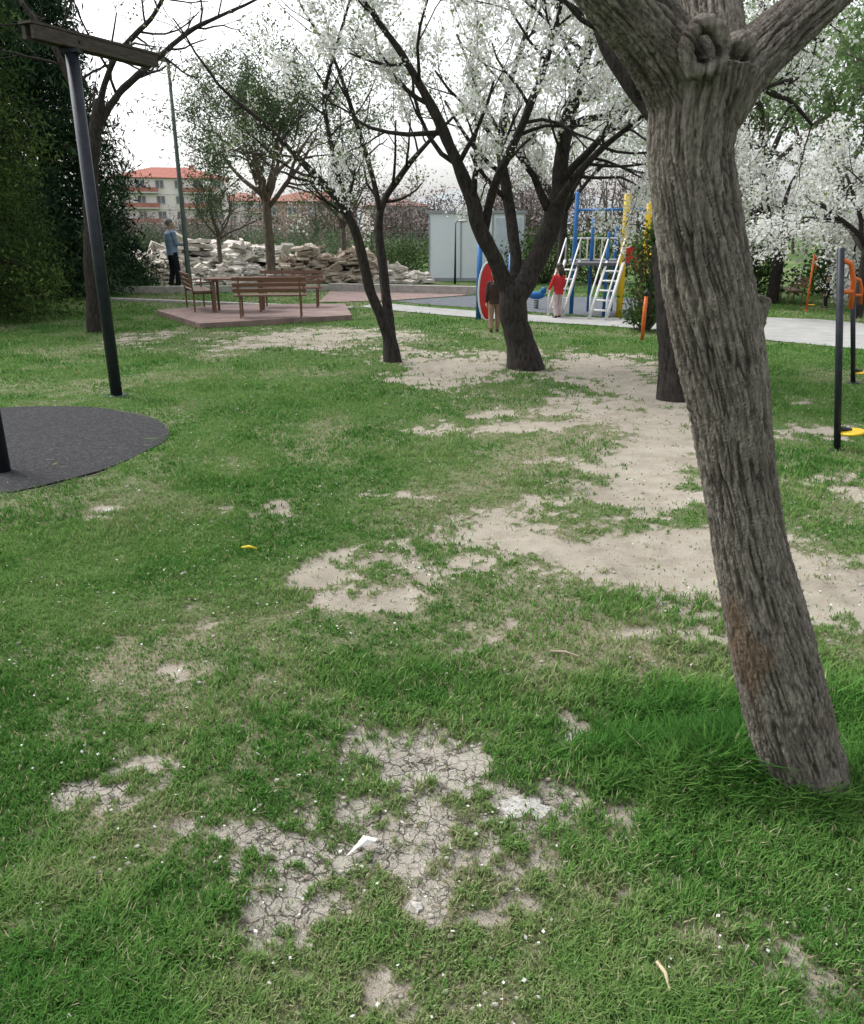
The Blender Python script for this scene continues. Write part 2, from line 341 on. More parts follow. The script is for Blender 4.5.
nn=72; th=np.linspace(0,2*np.pi,nn,endpoint=False); rr=MRR+.02*np.sin(th*5)+.012*np.sin(th*11)
sheet("rubber_mat",[(MC[0]+r*math.cos(a),MC[1]+r*math.sin(a)) for a,r in zip(th,rr)],.035,m_mat,"round black rubber safety surfacing","ground",.05)
rb=MB(); pts=[(MC[0]+(MRR+.015)*math.cos(a),MC[1]+(MRR+.015)*math.sin(a),.008) for a in np.linspace(0,2*np.pi,90)]
rb.tube(pts,.018,6); tag(rb.obj("kerb",pmat("mat_edge",(.05,.045,.035),(.12,.11,.09),10,.95)),"thin dark edging ring round the rubber mat","kerb","structure")
# ------------------------------------------------------------------ trees
def norm(v): return v/(np.linalg.norm(v)+1e-9)
def leaves(mb,P,size,asp=.6,droop=False,rlo=0,rhi=1,nf=.7,namt=.45):
    n=len(P)
    if n==0:return
    u=rng.normal(size=(n,3)); 
    if droop: u[:,2]=-abs(u[:,2])*1.2
    u/=np.linalg.norm(u,axis=1)[:,None]
    v=np.cross(u,rng.normal(size=(n,3))); v/=np.linalg.norm(v,axis=1)[:,None]+1e-9
    s=size*(.5+1.0*rng.random(n)**1.5)[:,None]
    V=np.stack([P-u*s*.5,P+v*s*asp*.5,P+u*s*.5,P-v*s*asp*.5],1)
    r=rng.random(n)
    if namt: r=np.clip(r*(1-namt)+namt*ss(.3,.7,fbm(P[:,0]*nf,P[:,1]*nf,P[:,2]*nf,2,17)),0,1)
    mb.add(V.reshape(-1,3),[np.arange(n)[:,None]*4+np.array([[0,1,2,3]])],0,np.repeat(rlo+(rhi-rlo)*r,4))
class Tree:
    def __init__(s): s.mb=MB(); s.tips=[]
    def grow(s,p,d,L,r,lev,up=.15,wig=.3,nch=3,spread=.9,leaflev=1):
        k=5; P=[np.array(p)]; d=norm(np.array(d))
        for i in range(k):
            d=norm(d+rng.normal(size=3)*wig*.5+np.array([0,0,up*.5])); P.append(P[-1]+d*L/k)
        R=np.linspace(r,r*.45,k+1); s.mb.tube(P,R,7 if r>.04 else(5 if r>.012 else 3))
        if lev<=leaflev: s.tips.append(np.array(P))
        if lev>0:
            for c in range(nch):
                f=.35+.65*(c+rng.random())/nch; i=min(k-1,int(f*k)); q=P[i]+(P[i+1]-P[i])*(f*k-i)
                ax=norm(rng.normal(size=3)); dd=norm(norm(np.array(P[i+1])-P[i])+ax*spread)
                s.grow(q,dd,L*(.5+.3*rng.random()),max(.003,R[i]*.55),lev-1,up,wig,nch,spread,leaflev)
    def limb(s,P,r0,r1,side=0,start=.4,bl=1.,lev=2,n=9,rs=None,jit=.12,**kw):
        P=np.array(P); sl=np.concatenate([[0],np.cumsum(np.linalg.norm(np.diff(P,axis=0),axis=1))])
        m=max(4,int(sl[-1]/.07)); t=np.linspace(0,sl[-1],m)
        Q=np.stack([np.interp(t,sl,P[:,k]) for k in range(3)],-1)
        R=np.interp(t,sl,rs) if rs is not None else np.linspace(r0,r1,m)
        for _ in range(5): Q[1:-1]=(Q[:-2]+2*Q[1:-1]+Q[2:])/4; R[1:-1]=(R[:-2]+2*R[1:-1]+R[2:])/4
        J=np.stack([fbm(t*3+k*9,t*0+rng.random()*50,0,2,k)-.5 for k in range(3)],-1); J[0]=0; Q=Q+J*R[:,None]*jit*6*ss(0,.4,t)[:,None]
        R=R*(1+.18*(fbm(t*5,t*0+3.3,0,2,5)-.5)*2)
        s.mb.tube(Q,R,n)
        for c in range(side):
            f=start+(1-start)*(c+rng.random())/side; i=min(len(Q)-2,int(f*(len(Q)-1)))
            tn=norm(Q[i+1]-Q[i]); ax=rng.normal(size=3); ax=norm(ax-tn*ax.dot(tn))
            s.grow(Q[i],norm(tn*.6+ax),bl*(.6+.6*rng.random()),max(.006,R[i]*.5),lev,**kw)
        if side: s.grow(Q[-1],Q[-1]-Q[-2],bl,r1,lev,**kw)
    def sample(s,per,sig):
        out=[]
        for T in s.tips:
            n=rng.poisson(per)
            if n: 
                t=rng.random(n)*(len(T)-1); i=t.astype(int); f=(t-i)[:,None]
                out.append(T[i]*(1-f)+T[np.minimum(i+1,len(T)-1)]*f+rng.normal(size=(n,3))*sig)
        return np.vstack(out) if out else np.zeros((0,3))
    def make(s,name,label,cat,base,bark,lmat,per,sig,size,asp=.7,clump=1,group=None,namt=.0):
        e=thing(name,label,cat,base,group=group)
        s.mb.obj("trunk",bark,e,base,smooth=True)
        P=s.sample(per,sig)
        if clump>1: P=np.repeat(P,clump,0)+rng.normal(size=(len(P)*clump,3))*size*.85
        if len(P) and lmat:
            c=MB(); leaves(c,P,size,asp,namt=namt); c.obj("crown",lmat,e,base,rnd=True)
        print(name,len(P)); return e
bark_d=pmat("dark_bark",(.012,.010,.009),(.048,.041,.036),22,.95,1,stretch=(1.6,1.6,.5))
bark_g=pmat("grey_bark",(.05,.042,.037),(.14,.12,.10),18,.95,1,stretch=(1.6,1.6,.5))
bark_p=pmat("pine_bark",(.08,.06,.048),(.17,.135,.105),6,.95,1,stretch=(3,3,.8))
blos=leafmat("white_blossom",[(0,(.60,.60,.58)),(.5,(.78,.78,.76)),(.88,(.72,.74,.69)),(.91,(.15,.22,.07)),(1,(.22,.29,.11))],trans=.4)
blos2=leafmat("sparse_buds",[(0,(.08,.12,.04)),(.5,(.17,.23,.10)),(.6,(.55,.57,.49)),(1,(.70,.70,.65))],trans=.35)
fresh=leafmat("fresh_green",[(0,(.09,.16,.06)),(.6,(.17,.26,.11)),(1,(.30,.39,.21))],trans=.5)
pineg=leafmat("pine_needles",[(0,(.035,.065,.033)),(.6,(.08,.12,.06)),(1,(.15,.20,.11))],trans=.25)
darkg=leafmat("spruce_needles",[(0,(.012,.026,.015)),(.6,(.030,.058,.030)),(1,(.065,.11,.052))],trans=.05)
ivyg=leafmat("thuja_leaves",[(0,(.022,.042,.014)),(.6,(.062,.10,.03)),(1,(.12,.175,.052))],trans=.12)
hedg=leafmat("shrub_leaves",[(0,(.02,.04,.015)),(.6,(.05,.09,.03)),(1,(.11,.16,.06))],trans=.2)
rusty=leafmat("rusty_shrub_leaves",[(0,(.03,.06,.02)),(.65,(.07,.12,.04)),(.8,(.14,.10,.04)),(1,(.28,.15,.06))],trans=.2)
def px(pts,Y,dy=None):
    return [W(p[0],p[1],Y+(dy or 0)*k) for k,p in enumerate(pts)]
# blossom tree with dark trunk
b4=G(526,369); Y4=b4[1]; T=Tree()
T.limb([b4-[0,0,.08]]+px([(524,352),(516,328),(511,306),(514,284)],Y4),0,0,n=16,rs=[.26,.185,.165,.16,.15],jit=.03)
T.limb(px([(513,300),(497,266),(480,236),(474,200),(455,158),(428,98),(400,50),(370,10)],Y4,-.08),.105,.024,9,.35,1.0,3,spread=.8,nch=2)
T.limb(px([(515,298),(535,266),(552,228),(560,180),(568,120),(585,60),(600,-10)],Y4,.1),.14,.035,12,.25,1.1,3,spread=.9,nch=2)
T.limb(px([(515,296),(516,250),(508,205),(500,150),(508,90),(530,20)],Y4,.18),.08,.025,10,.3,1.05,3,spread=.9,nch=2)
T.limb(px([(556,205),(580,170),(612,140),(640,118)],Y4,-.15),.055,.02,9,.2,.9,3,spread=.9,nch=2)
T.limb(px([(482,240),(492,190),(520,130),(545,70),(560,10)],Y4,-.25),.06,.02,10,.3,1.0,3,nch=2)
T.make("blossom_tree","dark trunked fruit tree in white blossom on the lawn","tree",b4,bark_d,blos,17,.055,.033,.85,5)
# twin stem sparse tree
b3=G(393,362); Y3=b3[1]; T=Tree()
T.limb([b3-[0,0,.08]]+px([(392,352),(388,330)],Y3),0,0,n=12,rs=[.14,.10,.085],jit=.02)
T.limb(px([(390,342),(380,315),(367,278),(355,228),(335,195),(300,160),(262,122),(232,98)],Y3,-.08),.075,.018,10,.45,.9,3,nch=2)
T.limb(px([(391,342),(387,300),(378,240),(380,205),(402,172),(428,142),(452,118)],Y3,.1),.075,.018,8,.5,.8,3,nch=2)
T.limb(px([(380,210),(368,160),(352,110),(335,60),(300,5)],Y3,.05),.036,.012,9,.25,.9,3,nch=2)
T.limb(px([(350,217),(332,150),(322,100),(335,50),(350,0)],Y3,-.1),.036,.012,9,.25,.9,3,nch=2)
T.make("fruit_tree","slim twin stemmed fruit tree with sparse opening buds","tree",b3,bark_d,blos2,11,.05,.027,.8,2)
# dark trunk behind the near tree
b2=G(676,400); Y2=b2[1]; T=Tree()
T.limb([b2-[0,0,.06]]+px([(676,388),(674,340),(672,300),(672,230),(680,150)],Y2),0,0,n=14,rs=[.21,.175,.16,.155,.15,.12],jit=.03)
T.limb(px([(680,160),(650,110),(610,60),(590,0),(560,-60)],Y2,.1),.08,.03,8,.3,.9,2)
T.limb(px([(680,160),(720,90),(770,30),(810,-40)],Y2,.2),.09,.03,6,.3,.9,2)
T.make("blossom_tree","blossoming tree with straight dark trunk beside dirt track","tree",b2,bark_d,blos,10,.05,.03,.85,4)
def btree(pxb,h,r,label,lm,per,size,Lb=1.6,lev=3,bark=bark_d,name="blossom_tree",n=5,clear=.4,sig=.12,clump=2,lean=0,group=None,nch=3,namt=0,up=.15,asp=.8,flat=.8):
    b=G(*pxb) if len(pxb)==2 else np.array(pxb); T=Tree()
    P=[b-[0,0,.05],b+[lean*.3,0,h*clear*.5],b+[lean,0,h*clear]]
    T.limb(P,r,r*.75,n=10,jit=.04)
    for k in range(n):
        a=2*np.pi*(k+rng.random()*.6)/n; d=np.array([math.cos(a)*.8,math.sin(a)*.8,flat+.5*rng.random()])
        T.grow(P[-1]-[0,0,rng.random()*h*.08],d,Lb*(.8+.4*rng.random()),r*.5,lev,nch=nch,up=up)
    return T.make(name,label,"tree",b,bark,lm,per,sig,size,asp,clump,group,namt)
btree((772,303),3.6,.15,"white blossoming tree with dark trunk beyond the path",blos,17,.058,1.45,3,clear=.42,up=-.04,n=8,clump=4,sig=.08,flat=.5)
btree((856,318),2.9,.11,"white blossoming tree with low branches beyond the path",blos,17,.052,1.35,3,clear=.45,up=-.05,n=8,clump=4,sig=.08,flat=.45)
btree((940,303),3.6,.14,"white blossoming tree beyond the path",blos,12,.08,1.3,3,up=-.03,clump=3,flat=.5)
btree((700,296),4.6,.14,"white blossoming tree behind the playground",blos,14,.07,1.5,3,clump=3)
btree((560,291),5.0,.14,"white blossoming tree behind the play area",blos,11,.07,1.6,3,clump=3)
btree((822,292),9,.17,"tall tree with fresh light green leaves",fresh,18,.09,2.8,3,bark_g,"leafy_tree",7,.32,.25,3,namt=.4)
btree((745,290),9.5,.17,"tall tree with fresh light green leaves",fresh,16,.09,2.6,3,bark_g,"leafy_tree",7,.36,.25,3,namt=.4)
btree((905,310),8.5,.17,"tall tree with fresh light green leaves",fresh,14,.10,2.4,3,bark_g,"leafy_tree",6,.35,.25,3,namt=.4)
btree((272,284),7.2,.15,"tall pine with open green needle crown",pineg,18,.12,2.3,3,bark_p,"pine_tree",11,.36,.15,5,namt=.4,up=.06,asp=.24)
btree((222,281),4.4,.08,"small bare branched tree with olive shoots",pineg,6.0,.06,1.3,3,bark_g,"young_tree",6,.36,.1,2,nch=3)
btree((345,279),5.0,.09,"small bare branched tree with olive shoots",pineg,5.0,.06,1.5,3,bark_g,"young_tree",6,.36,.1,1,nch=3)
# bare tree at left
b5=G(94,333); Y5=b5[1]; T=Tree()
T.limb([b5-[0,0,.05]]+px([(94,325),(92,280),(90,220),(93,150),(100,100)],Y5),.12,.09,n=10,jit=.04)
T.limb(px([(97,130),(120,90),(155,60),(190,30),(245,5)],Y5,.1),.06,.02,10,.2,1.0,3,nch=2)
T.limb(px([(93,150),(75,90),(50,40),(20,0)],Y5,.1),.06,.03,6,.2,1.0,2,nch=2)
T.limb(px([(98,110),(112,60),(150,20),(180,-30)],Y5,-.2),.05,.02,9,.2,1.0,3,nch=2)
T.make("bare_tree","thin bare branched tree with dark trunk","tree",b5,bark_d,blos2,1.2,.05,.03)
# conifers
def conifer(base,h,R,lm,label,n=900,bare=.2,size=.16,per=22,pw=.8,name="spruce_tree",cs=1.0,asp=.3):
    base=np.array(base,float); e=thing(name,label,"tree",base)
    mb=MB(); mb.tube([base-[0,0,.05],base+[0,0,h*.5],base+[0,0,h]],[h*.022+.06,h*.014+.03,.02],9)
    P=[]
    for k in range(n):
        f=rng.random()**1.15; z=bare+(h-bare)*f; a=rng.random()*2*np.pi
        lobe=1+.18*math.sin(a*3+z*1.7)+.15*math.sin(a*5-z*2.3)
        Rz=R*(1-f)**pw*lobe+.1; rr=Rz*(.45+.55*rng.random()**.6)
        c=base+np.array([math.cos(a)*rr,math.sin(a)*rr,z-rr*.18])
        if k%5==0: mb.tube([base+[0,0,z],(base+[0,0,z]+c)/2+[0,0,.08],c],[.025,.015,.006],4)
        q=rng.normal(size=(per,3))*np.array([.24,.24,.13])*cs*(.6+.4*Rz/R); P.append(c+q)
    mb.obj("trunk",bark_d,e,base,smooth=True)
    c=MB(); leaves(c,np.vstack(P),size,asp,True,nf=1.2,namt=.5); c.obj("crown",lm,e,base,rnd=True); return e
conifer(W(-45,320,G(0,320)[1])*[1,1,0],9,1.9,ivyg,"dense dark green conifer reaching down to the lawn",2600,.05,.085,per=38,pw=.45,name="conifer_tree",cs=.85,asp=.35)
c2=G(66,291); conifer(c2,9.5,2.2,darkg,"broad dark spruce with drooping branches",2200,.25,.17,per=34,pw=.75,asp=.2)
c3=G(10,296); conifer(c3,12,2.8,darkg,"tall dark spruce with drooping branches",1800,.2,.19,per=30,pw=.7,asp=.22)
c3=G(-120,300); conifer(c3,12,3.,darkg,"tall dark spruce with drooping branches",600,.2,.26,per=20,pw=.7)
# ------------------------------------------------------------------ near tree (bark displaced)
def near_tree():
    Y0=G(808,792)[1]
    prof=[(814,840,92),(808,792,86),(800,760,82),(786,705,84),(772,650,84),(761,600,79),(750,550,73),(742,500,71),(735,450,75),(729,400,79),(720,350,84),(710,300,88),(702,250,86),(695,200,84),(690,160,84),(692,125,90),(700,95,100),(705,68,104)]
    def cl(pr,dy0=0,dyk=0):
        P=[];R=[]
        for k,(x,y,wd) in enumerate(pr):
            Yk=Y0+dy0+dyk*k; p=W(x,y,Yk); a,b_,c=ray(x,y); P.append(p); R.append(wd/2/F*Yk/b_)
        P=np.array(P);R=np.array(R); t=np.linspace(0,len(P)-1,len(P)*6)
        Q=np.stack([np.interp(t,range(len(P)),P[:,k]) for k in range(3)],-1); r=np.interp(t,range(len(P)),R)
        for _ in range(6): Q[1:-1]=(Q[:-2]+2*Q[1:-1]+Q[2:])/4; r[1:-1]=(r[:-2]+2*r[1:-1]+r[2:])/4
        return Q,r
    base=np.array([*G(808,792)[:2],0.]); base[2]=float(gz(base[0],base[1])[0])
    segs=[cl(prof),
          cl([(690,100,84),(676,70,78),(652,35,70),(622,0,66),(585,-40,60),(545,-90,50),(500,-150,40)],0,-.02),
          cl([(712,100,80),(738,72,62),(770,42,54),(805,12,50),(845,-25,46),(890,-75,38),(940,-130,30)],0,.03),
          cl([(700,80,84),(704,40,80),(700,0,74),(690,-50,62),(685,-110,50),(670,-180,36)],.05,.05)]
    mb=MB()
    for Q,r in segs: mb.tube(Q,r,28)
    for a in (2.2,3.6,4.6):
        d=np.array([math.cos(a),math.sin(a),0]); mb.tube([base+d*.03+[0,0,.16],base+d*.06+[0,0,.03],base+d*.085-[0,0,.07]],[.06,.055,.05],10)
    kn=W(703,50,Y0-.13); 
    th=np.linspace(0,2*np.pi,20); mb.tube([kn+np.array([math.cos(a)*.036,-.008,math.sin(a)*.044]) for a in th],.018,10)
    mb.ell(W(740,46,Y0-.06),(.032,.032,.03))
    mb.tube([W(738,345,Y0-.01),W(752,318,Y0-.01),W(762,296,Y0-.01)],[.035,.034,.024],12)
    tmp=mb.obj("tmp",bark_g)
    md=tmp.modifiers.new("r",'REMESH'); md.mode='VOXEL'; md.voxel_size=.0030
    ms=tmp.modifiers.new("s",'SMOOTH'); ms.factor=.5; ms.iterations=8
    dg=bpy.context.evaluated_depsgraph_get(); me=bpy.data.meshes.new_from_object(tmp.evaluated_get(dg)); bpy.data.objects.remove(tmp)
    nv=len(me.vertices); V=np.empty(nv*3); me.vertices.foreach_get("co",V); V=V.reshape(-1,3); Nn=np.empty(nv*3); me.vertices.foreach_get("normal",Nn); Nn=Nn.reshape(-1,3)
    print("near trunk verts",nv)
    W8=np.zeros(nv); D8=np.zeros(nv); F8=np.zeros(nv)
    for si,(Q,r) in enumerate(segs):
        s=np.concatenate([[0],np.cumsum(np.linalg.norm(np.diff(Q,axis=0),axis=1))])
        best=np.full(nv,1e9); bi=np.zeros(nv,int)
        for k in range(len(Q)):
            dd=((V-Q[k])**2).sum(1); m=dd<best; best[m]=dd[m]; bi[m]=k
        T=np.gradient(Q,axis=0); T/=np.linalg.norm(T,axis=1)[:,None]
        rel_=V-Q[bi]; al=(rel_*T[bi]).sum(1); sc=s[bi]+al; rad=rel_-al[:,None]*T[bi]; dist=np.linalg.norm(rad,axis=1)
        rn=rad/(dist[:,None]+1e-9); tw=sc*.6
        cx=rn[:,0]*np.cos(tw)-rn[:,1]*np.sin(tw); cy=rn[:,0]*np.sin(tw)+rn[:,1]*np.cos(tw)
        R0=.11; w1=(fbm(cx*2.5,cy*2.5,sc*12,3,5)-.5)*1.5; w2=(fbm(cx*2.5,cy*2.5,sc*12,3,15)-.5)*1.5
        a=vn(cx*R0*105+w1,cy*R0*105+w2,sc*7,si*10+1); a2=vn(cx*R0*190+w1,cy*R0*190+w2,sc*17,si*10+2); a3=fbm(cx*R0*330,cy*R0*330,sc*90,3,si*10+3)
        brk=ss(.35,.6,vn(cx*3,cy*3,sc*14,si*10+7))
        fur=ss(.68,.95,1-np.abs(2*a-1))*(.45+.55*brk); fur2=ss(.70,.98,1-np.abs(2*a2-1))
        disp=-fur*.0058-fur2*.0032+(a3-.5)*.0095+(fbm(cx*1.2,cy*1.2,sc*4,2,si+60)-.5)*.014
        vis=np.clip(bi/4.0,0,1)*np.clip((len(Q)-1-bi)/4.0,0,1) if si>0 else np.clip((len(Q)-1-bi)/5.0,0.02,1)
        wgt=np.exp(-8*np.abs(dist/r[bi]-.95)-3*(dist/r[bi]))*(vis**2+1e-4)+1e-12
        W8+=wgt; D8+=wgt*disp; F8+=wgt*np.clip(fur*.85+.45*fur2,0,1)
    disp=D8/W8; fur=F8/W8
    V2=V+Nn*disp[:,None]
    me.vertices.foreach_set("co",(V2-base).astype(np.float32).ravel())
    sc_c=W(752,668,Y0-.10); scd=np.sqrt(((V[:,0]-sc_c[0]+ (V[:,2]-sc_c[2])*.25)/.045)**2+((V[:,2]-sc_c[2])/.15)**2)+(fbm(V[:,0]*25,V[:,1]*25,V[:,2]*12,3,8)-.5)*1.8
    scar=.75*(1-ss(.6,1.15,scd))*(V[:,1]<Y0)
    st=W(764,292,Y0); scar=np.maximum(scar,.6*(1-ss(.02,.04,np.linalg.norm(V-st,axis=1))))
    kc=W(703,50,Y0-.13); kd=np.linalg.norm((V-kc)/np.array([.028,.12,.034]),axis=1); hole=(1-ss(.5,1.1,kd))*0.8
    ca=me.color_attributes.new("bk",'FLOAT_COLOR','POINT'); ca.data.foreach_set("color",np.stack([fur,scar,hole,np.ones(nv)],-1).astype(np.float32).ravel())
    me.polygons.foreach_set("use_smooth",np.ones(len(me.polygons),bool))
    global N,L,tc
    m,t,b=newmat("furrowed_bark"); N=t.nodes; L=t.links; tc=N.new("ShaderNodeTexCoord")
    at=N.new("ShaderNodeAttribute"); at.attribute_name="bk"; sp=N.new("ShaderNodeSeparateColor"); L.new(at.outputs['Color'],sp.inputs[0])
    mp=N.new("ShaderNodeMapping"); mp.inputs['Scale'].default_value=(1,1,.14); mp.inputs['Rotation'].default_value=(0,math.radians(-8),0); L.new(tc.outputs['Object'],mp.inputs[0])
    n1=noise(120,8,.75,mp.outputs[0]); n2=noise(5,4); n3=noise(330,4,.7)
    c1=ramp(n1.outputs[0],[(.32,(.105,.090,.077)),(.48,(.245,.218,.188)),(.68,(.41,.375,.33))])
    c2=ramp(n2.outputs[0],[(.3,(.75,.73,.71)),(.5,(1,1,1)),(.7,(1.12,1.12,1.1))])
    mm=N.new("ShaderNodeMix"); mm.data_type='RGBA'; mm.blend_type='MULTIPLY'; mm.inputs[0].default_value=1; L.new(c1.outputs[0],mm.inputs[6]); L.new(c2.outputs[0],mm.inputs[7])
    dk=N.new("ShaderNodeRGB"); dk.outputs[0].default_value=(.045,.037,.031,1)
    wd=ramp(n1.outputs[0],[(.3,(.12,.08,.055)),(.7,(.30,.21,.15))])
    x=mixc(mth('MULTIPLY',sp.outputs[0],.85),mm.outputs[2],dk.outputs[0]); x=mixc(sp.outputs[1],x,wd.outputs[0]); x=mixc(sp.outputs[2],x,dk.outputs[0])  # furrows: naturally darker bark, plus occlusion-like shade painted into the colour
    L.new(x,b.inputs['Base Color']); b.inputs['Roughness'].default_value=.95; b.inputs['Specular IOR Level'].default_value=.1
    bp=N.new("ShaderNodeBump"); bp.inputs['Strength'].default_value=1.0; bp.inputs['Distance'].default_value=.010; L.new(mth('ADD',n1.outputs[0],mth('MULTIPLY',n3.outputs[0],.35)),bp.inputs['Height']); L.new(bp.outputs[0],b.inputs['Normal'])
    me.materials.clear(); me.materials.append(m)
    e=thing("leaning_tree","old leaning tree with deeply furrowed grey bark","tree",base)
    o=bpy.data.objects.new("trunk",me); scene.collection.objects.link(o); o.parent=e
    T=Tree()
    for k in(1,2,3):
        Q,r=segs[k]
        T.grow(Q[-1],Q[-1]-Q[-5],1.3,r[-1],3,nch=2)
    T.mb.obj("branch",bark_g,e,base,smooth=True)
    c=MB(); leaves(c,T.sample(7,.08),.045,.7,namt=0); c.obj("crown",blos,e,base,rnd=True)
near_tree()
# ------------------------------------------------------------------ post with crossbeam
m_blackm=pmat("dark_painted_metal",(.018,.022,.030),(.03,.035,.045),12,.45,0,.3)
m_beam=pmat("weathered_timber",(.04,.035,.030),(.09,.075,.062),10,.9,.5,stretch=(1,1,6))
m_wood=pmat("brown_varnished_wood",(.105,.055,.034),(.17,.09,.058),12,.5,.2,stretch=(1,8,8))
def tpost(foot,lab):
    e=thing("crossbeam_post",lab,"post",foot,group="dark posts with timber crossbeams")
    m=MB(); m.tube([(0,0,0),(0,0,3.02)],.055,20); m.tube([(0,0,0),(0,0,.02)],.11,20); m.obj("post",m_blackm,e,smooth=True)
    a=math.atan2(1.4,.66); R=np.array([[math.cos(a),-math.sin(a),0],[math.sin(a),math.cos(a),0],[0,0,1]])
    m=MB()
    for s_ in(-1,1):
        off=R@np.array([.28,s_*.05,0]); m.box(off+np.array([0,0,3.07]),(1.4,.04,.10),R)
    m.box(R@np.array([.28,0,0])+np.array([0,0,3.135]),(1.45,.15,.02),R)
    m.obj("crossbeam",m_beam,e)
    m=MB(); m.box((0,0,3.0),(.16,.12,.03)); m.tube([(-.09,0,3.07),(.09,0,3.07)],.012,8); m.obj("bracket",m_blackm,e)
tpost(G(117,397),"tall dark metal post with timber crossbeam on top")
tpost(G(3,476),"dark metal post standing on the rubber mat edge")
# ------------------------------------------------------------------ lamp pole
def lamppole(foot,h,lab,arm=.5,r=.05,mat=None):
    e=thing("lamp_post",lab,"lamp post",foot); mat=mat or pmat("green_grey_paint",(.06,.085,.075),(.09,.12,.10),6,.6)
    m=MB(); m.tube([(0,0,0),(0,0,.6),(0,0,h)],[r*1.3,r,r*.6],12); m.obj("pole",mat,e,smooth=True)
    m=MB(); m.tube([(0,0,h-.02),(arm*.5,0,h+.06),(arm,0,h+.07)],r*.4,8); m.obj("arm",mat,e,smooth=True)
    m=MB(); m.ell((arm+.08,0,h+.05),(.16,.08,.045)); m.obj("lamp",pmat("lamp_glass",(.45,.45,.42),None,4,.3),e,smooth=True)
lamppole(G(190,289),5.6,"slim green lamp post beside the lawn",-.2,.07)
lamppole(G(455,284),1.75,"low dark curved lamp in front of the white cabin",.14,.03,m_blackm)
# ------------------------------------------------------------------ benches
def bench_parts():
    d={}
    m=MB()
    for k in range(5): m.box((0,-.16+k*.09,.45),(1.5,.075,.03))
    d['seat']=(m,m_wood)
    m=MB(); a=math.radians(-12); R=np.array([[1,0,0],[0,math.cos(a),math.sin(a)],[0,-math.sin(a),math.cos(a)]])
    for k in range(3): m.box((0,-.235-.022*k,.56+k*.115),(1.5,.025,.075),R)
    d['backrest']=(m,m_wood)
    for s_,nm in((-1,'l'),(1,'r')):
        m=MB(); x=s_*.62
        m.box((x,-.2,.21),(.035,.035,.42)); m.box((x,.2,.21),(.035,.035,.42)); m.box((x,0,.405),(.035,.42,.035))
        m.tube([(x,-.2,.42),(x,-.23,.55),(x,-.29,.84)],.016,6); d['leg'+nm]=(m,m_wood)
        m=MB(); m.box((x*1.12,-.02,.64),(.045,.46,.025)); m.box((x*1.12,.18,.54),(.03,.03,.2)); d['armrest'+nm]=(m,m_wood)
    return d
BP=bench_parts(); cache={}
def bench(loc,rot,lab,sc=1.0,grp="brown slatted benches on the terrace"):
    e=thing("park_bench",lab,"bench",loc,rot,grp); e.scale=(sc,sc,sc)
    for k,(m,mt) in BP.items():
        nm='leg' if k[:3]=='leg' else('armrest' if k[:3]=='arm' else k)
        if k not in cache: cache[k]=m.obj(nm,mt,e)
        else:
            o=cache[k].copy(); scene.collection.objects.link(o); o.parent=e
def Gz(x,y): return G(x,y,TZ)
bench(Gz(272,317),.12,"brown slatted wooden bench with its back to the lawn",.84)
bench(Gz(200,309.5),-1.15,"brown slatted wooden bench seen from its end",.84)
bench(Gz(292,307),math.pi+.05,"brown slatted wooden bench facing the table",.84)
e=thing("picnic_table","brown slatted wooden table between the benches","table",Gz(240,311),.1)
m=MB()
for k in range(6): m.box((0,-.3+k*.12,.60),(1.1,.105,.03))
m.obj("table_top",m_wood,e)
for s_ in(-1,1):
    m=MB(); x=s_*.42; m.box((x,-.22,.29),(.045,.045,.58)); m.box((x,.22,.29),(.045,.045,.58)); m.box((x,0,.56),(.045,.6,.045)); m.obj("leg",m_wood,e)
